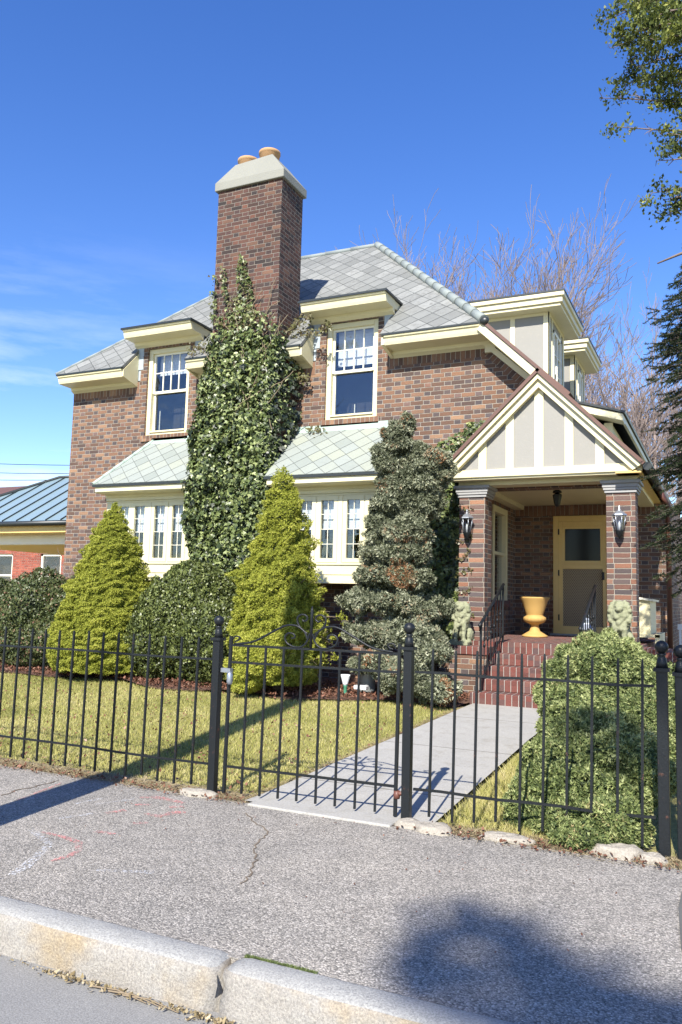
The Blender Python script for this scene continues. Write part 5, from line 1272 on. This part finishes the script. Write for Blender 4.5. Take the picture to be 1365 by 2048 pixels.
# overhanging broadleaf evergreen at the upper right
def branchy(e,base_list,seed,leafmat,lsize,shape,nleaf,cl,pref='bough',mat=M_bark,droop=0,sp=.10):
    rg=np.random.default_rng(seed); mb=MB(); Cc=[];Nn=[];Tt=[]
    def grow(p,d,l,r_,dep):
        P=[p];R_=[r_]
        for j in range(5):
            d=(d+Vector(rg.normal(0,.16,3))+Vector((0,0,-droop))).normalized(); P.append(P[-1]+d*l/5); R_.append(r_*(1-.12*(j+1)))
        mb.tube(P,R_,5,caps=False)
        if dep<=1:
            for q in P[2:]:
                if rg.uniform()<cl:
                    c_=rg.uniform(.3,1); m=int(nleaf*rg.uniform(.5,1.3)); off=rg.normal(0,1,(m,3))*np.array([sp,sp,sp*.62]); Cc.append(np.array(q)+off); Nn.append(off+np.array([0,0,.08])); Tt.append(np.clip(rg.normal(.25+.45*c_,.15,m),0,1))
        if dep>0:
            for j in range(4):
                t=int(rg.integers(1,6)); ang=rg.uniform(.4,1.0); ax=Vector(rg.normal(size=3)); ax=(ax-ax.dot(d)*d).normalized(); grow(P[t],(d*math.cos(ang)+ax*math.sin(ang)).normalized(),l*rg.uniform(.45,.7),r_*.5,dep-1)
    for p,d_,l,r_,dep in base_list: grow(Vector(p),Vector(d_).normalized(),l,r_,dep)
    mb.build(pref,mat,e); C_=np.concatenate(Cc);N_=np.concatenate(Nn);T_=np.concatenate(Tt)
    leaves('foliage',C_,N_,rng.uniform(lsize[0],lsize[1],len(C_)),leafmat,T_,shape,e,jit=.8)
ot=empty('overhanging_tree',(1.9,9.2,0),'tall tree reaching leafy boughs in from the upper right corner','tree')
MB().tube([(1.9,9.2,0),(1.8,9.2,3),(1.65,9.1,6),(1.55,9.0,9),(1.4,9,11.5)],[.26,.22,.19,.14,.08],10).build('trunk',M_bark,ot)
rg=np.random.default_rng(5); mbo=MB(); Cc=[];Nn=[];Tt=[]
def clump(p,sc,m):
    off=rg.normal(0,1,(m,3))*np.array([sc,sc,sc*.7]); Cc.append(np.array(p)+off); Nn.append(off+np.array([0,0,.05])); Tt.append(np.clip(rg.normal(rg.uniform(.25,.85),.16,m),0,1))
for (z0_,xt,zt_,dens) in ((8.9,-1.00,8.75,1),(8.5,-.92,8.42,1),(8.2,-1.05,8.05,.9),(8.0,-.75,7.85,1.1),(7.75,-1.0,7.62,1),(7.5,-.85,7.40,1.1),(7.85,-.8,7.72,1.3),(7.6,-.7,7.52,1.3),(7.4,-.9,7.30,1.2),(7.65,-.95,7.48,1.2),(8.3,-.7,8.2,1.3),(8.6,-.75,8.5,1.3),(7.1,-.6,7.0,1.2),(6.9,-.5,6.85,1.2),(6.5,-.45,6.4,1.0),(6.05,-.5,5.9,1.2),(7.3,-.55,7.2,1.1),(7.0,-1.12,6.98,.6),(6.8,-1.02,6.72,.6),(6.7,-.5,6.6,.7),(6.2,-.55,6.12,.5),(6.1,-.62,5.95,.9),(5.9,-.45,5.75,.8)):
    yj=9+rg.uniform(-.5,.5); P=[]
    for k in range(13):
        t=k/12; P.append(Vector((1.45+(xt-1.45)*t,yj+.12*math.sin(t*4+z0_),z0_-.25+(zt_-z0_+.25)*t+.10*math.sin(t*5+z0_*3))))
    mbo.tube(P,[.03*(1-.88*k/12) for k in range(13)],5,caps=False)
    for k in range(5,13):
        for q in range(3):
            a=Vector((-rg.uniform(.2,1),rg.normal(0,.6),rg.normal(0,.55))).normalized(); l_=rg.uniform(.12,.34)*(1.1-k/16); e_=P[k]+a*l_; 
            if e_.x<xt-.05: continue
            mid=P[k]+a*l_*.5+Vector(rg.normal(0,.02,3)); mbo.tube([P[k],mid,e_],[.006,.004,.002],3,caps=False)
            if rg.uniform()<.62*dens: clump(e_,rg.uniform(.04,.085),int(rg.uniform(40,90)))
            if rg.uniform()<.3*dens: clump(mid,rg.uniform(.03,.05),int(rg.uniform(18,40)))
mbo.build('boughs',M_bark,ot); C_=np.concatenate(Cc);N_=np.concatenate(Nn);T_=np.concatenate(Tt)
leaves('foliage',C_,N_,rng.uniform(.025,.06,len(C_)),M_over,T_,'oval',ot,jit=.8)
# dark drooping spruce at the right edge
ds=empty('dark_spruce',(.75,9.0,0),'dark drooping spruce cut by the right edge of the photo','conifer')
MB().tube([(.75,9,0),(.72,9,3),(.70,9,5.6)],[.14,.10,.02],8).build('trunk',M_bark,ds)
rg=np.random.default_rng(44); mbr=MB(); Cn=[];Dn=[];Tn=[]
for k in range(300):
    z=1.95+3.5*(k/300)+rg.uniform(-.05,.05); L_=(1.40 if z<4.6 else 1.40-(z-4.6)*.6)*rg.uniform(.7,1.0)
    a=rg.uniform(math.pi-1.0,math.pi+1.1); d_=Vector((math.cos(a),math.sin(a),rg.uniform(-.05,.30)))
    p=Vector((.72,9,z)); P=[p]
    for j in range(9): 
        d_=(d_+Vector((0,0,-.055+.02*(j>5)))+Vector(rg.normal(0,.05,3))).normalized(); p=p+d_*L_/9; P.append(p)
    mbr.tube(P,[.014*(1-j/11) for j in range(10)],4,caps=False)
    sub=[]
    for j in range(2,10):
        for s_ in (-1,1):
            sd=d_.cross(Vector((0,0,1))).normalized()*s_; dd=(d_*.7+sd*.75+Vector((0,0,rg.uniform(-.35,.05)))).normalized(); l2=.26*rg.uniform(.5,1.1)
            sub.append((P[j],dd,l2)); mbr.tube([P[j],P[j]+dd*l2],[.004,.002],3,caps=False)
    sub.append((P[-1],d_,.12))
    for (p0_,dd,l2) in sub:
        m=70; t=rg.uniform(0,1,m); c_=np.array(p0_)+np.outer(t*l2,np.array(dd)); 
        dr=unit(np.array(dd)*.7+rg.normal(0,.55,(m,3))); Cn.append(c_);Dn.append(dr);Tn.append(np.clip(rg.normal(.4,.25,m),0,1))
mbr.build('boughs',M_bark,ds)
Cn=np.concatenate(Cn);Dn=np.concatenate(Dn);Tn=np.concatenate(Tn); sdv=unit(np.cross(Dn,rg.normal(size=Dn.shape)))*.0042; Ln=rg.uniform(.022,.042,len(Cn))[:,None]
V=np.stack([Cn-sdv,Cn+sdv,Cn+Dn*Ln],1).reshape(-1,3); fastmesh('needles',V,np.arange(len(V)).reshape(-1,3),M_spruce,np.repeat(Tn,3),ds)
# bare stick of the spruce
MB().tube([(.6,8.9,5.2),(.0,8.9,5.2),(-.35,8.9,5.12),(-.58,8.9,5.05)],[.03,.02,.015,.008],6).build('dead_branch',M_bark,ds)

# trees across the street, behind the camera: they shade the near right corner and mirror in the panes
st=empty('street_tree',(6.5,-13.5,-.15),'leafy street tree across the road behind the viewer','tree')
MB().tube([(6.5,-13.5,-.2),(6.3,-13.4,5),(6,-13.2,10),(5.6,-13,15)],[.4,.32,.24,.1],10).build('trunk',M_bark,st)
def sunpos(x,y,d): p=Vector((x,y,0))+SUN_DIR*d; return p
Cc=[]
for (x,y,d,n2,sx_,sy_,sz_) in ((-1.12,3.60,21,22,.09,.10,.06),(-.88,3.42,21,38,.12,.12,.07),(-.62,3.22,21,60,.14,.14,.08),(-.38,3.02,21,82,.16,.14,.08),(-.12,2.82,21,121,.2,.15,.1),(-1.10,3.10,21,33,.10,.12,.07),(-.85,2.98,21,33,.12,.10,.06),(.25,2.75,21,143,.22,.22,.15),(.9,2.0,21,275,.35,.35,.3),(1.7,1.2,21,495,.7,.6,.5),(2.9,1.2,21,495,1.2,1.0,.8),(-.80,6.75,21,60,.20,.16,.08),(-.62,6.35,21,60,.18,.14,.08),(-.98,6.95,21,33,.12,.10,.05)):
    p=sunpos(x,y,d); Cc.append(np.array(p)+rng.normal(0,1,(n2,3))*np.array([sx_,sy_,sz_]))
C_=np.concatenate(Cc); leaves('foliage',C_,np.tile([0,-.6,.8],(len(C_),1)),rng.uniform(.10,.2,len(C_)),M_over,np.clip(rng.normal(.4,.2,len(C_)),0,1),'oval',st,jit=.5)
bl_=[]
for q in Cc: c=Vector(q.mean(0)); bl_.append(([Vector((6,-13.2,10)),(Vector((6,-13.2,10))+c)/2+Vector((0,0,.3)),c],[.10,.06,.02]))
twigs('limbs',bl_,M_bark,st,6)
for i,(x,y,h) in enumerate(((-24,-26,15),(-15,-27,17),(-6,-27,16),(-33,-27,15))): bare('street_tree',x,y,h,['bare tree across the road far left behind the viewer','bare tree across the road left behind the viewer','bare tree across the road straight behind the viewer','bare tree across the road farthest left behind the viewer'][i],31+i,1,.3,M_bark,depth=5,group='bare trees across the road')

# lawn blades, straw, chips
def blades(name,n_,reg,mat,h,wd,label,cat,dz=0,flat=0.0,tb=(.52,.2)):
    X,Y=reg(n_); n2=len(X); Z=np.array([zg(y) for y in Y])+dz
    B=np.stack([X,Y,Z],1); a=rng.uniform(0,2*math.pi,n2); hh=rng.uniform(h[0],h[1],n2)
    sd=np.stack([np.cos(a),np.sin(a),np.zeros(n2)],1)*wd; tip=B+np.stack([rng.normal(0,.5+flat*2,n2)*hh,rng.normal(0,.5+flat*2,n2)*hh,hh*(1-flat)],1)
    V=np.stack([B-sd,B+sd,tip],1).reshape(-1,3); br=fbm(B,1.3,50,3); T=np.clip(tb[0]+tb[1]*rng.normal(size=n2)+.30*br,0,1)
    o=fastmesh(name,V,np.arange(len(V)).reshape(-1,3),mat,np.repeat(T,3)); return tag(o,label,cat,kind='stuff')
def lawn_reg(n_):
    X=rng.uniform(-11.5,-2.6,n_); Y=5.12+4.6*rng.uniform(0,1,n_)**1.25; k=(Y<bedfront_np(X)+.05)&(X<pathL(Y)-.03)&(X>-.0-1.15*Y-.6); return X[k],Y[k]
def bedfront_np(X): return 9.05+.12*np.sin(X*1.3)+.1*np.sin(X*3.1+1)+(.25*np.clip((X+4.2),0,1))
blades('lawn_grass',150000,lawn_reg,M_grass,(.018,.042),.0035,'short yellow green winter lawn behind the fence','grass',-.03)
def lawn2(n_):
    X=rng.uniform(-1.72,-1.0,n_); Y=rng.uniform(5.1,7.2,n_); k=X>-1.66; return X[k],Y[k]
blades('lawn_grass',16000,lawn2,M_grass,(.03,.085),.0035,'longer pale grass tufts between path and yew','grass',-.03,tb=(.66,.2))
def vr(n_):
    X=rng.uniform(-6.4,-.2,n_); Y=5.02+rng.normal(0,.07,n_); k=((X<-2.98)|(X>-1.68))&(Y>4.84)&(Y<5.25); return X[k],Y[k]
blades('dry_straw',11000,vr,M_straw,(.012,.06),.003,'dead grass and straw along the fence foot','dead grass',-.004,.55)
def pe(n_):
    Y=rng.uniform(5.1,9.4,n_); X=pathL(Y)-.035+rng.normal(0,.03,n_); return X,Y
blades('dry_straw',6000,pe,M_straw,(.012,.04),.003,'dry grass edging the left side of the path','dead grass',-.01,.5)
def chips(name,n_,reg,mat,s_,label,cat,dz):
    X,Y=reg(n_); C_=np.stack([X,Y,np.array([zg(y) for y in Y])+dz+rng.uniform(0,.012,len(X))],1)
    o=leaves(name,C_,np.tile([0,0,1.],(len(C_),1)),rng.uniform(s_[0],s_[1],len(C_)),mat,np.clip(rng.normal(.5,.25,len(C_)),0,1),'oval',None,jit=.45); return tag(o,label,cat,kind='stuff')
def mreg(n_):
    X=rng.uniform(-11,-2.9,n_); Y=bedfront_np(X)+rng.uniform(-.05,1.5,n_); return X,Y
chips('bark_chips',16000,mreg,M_chip,(.02,.055),'loose bark chips and dead leaves on the mulch bed','mulch',.03)
def vreg(n_):
    X=rng.uniform(-6,-.25,n_); Y=4.92+rng.normal(0,.06,n_); k=(Y>4.8)&((X<-2.98)|(X>-1.9)); return X[k],Y[k]
chips('leaf_litter',1200,vreg,M_chip,(.012,.035),'brown leaf litter at the sidewalk edge','leaf litter',.008)
def sreg(n_):
    X=rng.uniform(-4.5,-.3,n_); Y=2.95+1.9*rng.uniform(0,1,n_)**.5; return X,Y
chips('sidewalk_litter',160,sreg,M_chip,(.006,.016),'tiny bits of leaf litter scattered on the sidewalk','leaf litter',.004)
def lreg(n_):
    X,Y=lawn_reg(n_*4); return X[:n_],Y[:n_]
chips('fallen_leaves',1500,lreg,M_chip,(.02,.04),'scattered brown leaves on the lawn','fallen leaves',.0)
# gutter debris at the kerb foot and moss on the kerb joint
def gutter_deb(n_):
    X=np.concatenate([rng.normal(-2.35,.16,n_//2),rng.normal(-1.9,.13,n_//4),rng.normal(-1.72,.05,n_//4)]); return X,2.69-np.abs(rng.normal(0,.022,len(X)))
X,Y=gutter_deb(420); C_=np.stack([X,Y,np.full(len(X),-.147)],1)
o=leaves('gutter_debris',C_,np.tile([0,0,1.],(len(C_),1)),rng.uniform(.008,.026,len(C_)),M_straw,rng.uniform(.1,1,len(C_)),'oval',None,jit=.5); tag(o,'dry leaves and straw lying in the road gutter below the kerb','debris',kind='stuff')
lst=[([Vector((x0_,2.66,-.145)),Vector((x0_+.12,2.665,-.135)),Vector((x0_+.27,2.655,-.147))],[.004,.003,.002]) for x0_ in (-2.3,-2.15,-2.22)]
o=twigs('dead_twig',lst,M_vine,None); tag(o,'dead twigs in the gutter below the kerb joint','debris',kind='stuff')
X=rng.uniform(-1.73,-1.42,900); C_=np.stack([X,2.872+rng.normal(0,.004,900),np.full(900,.004)],1)
o=leaves('kerb_moss',C_,np.tile([0,-.2,1.],(900,1)),rng.uniform(.006,.013,900),M_yew,rng.uniform(.2,.7,900),'tuft',None,jit=.6); tag(o,'thin strip of moss between kerb and sidewalk','moss',kind='stuff')
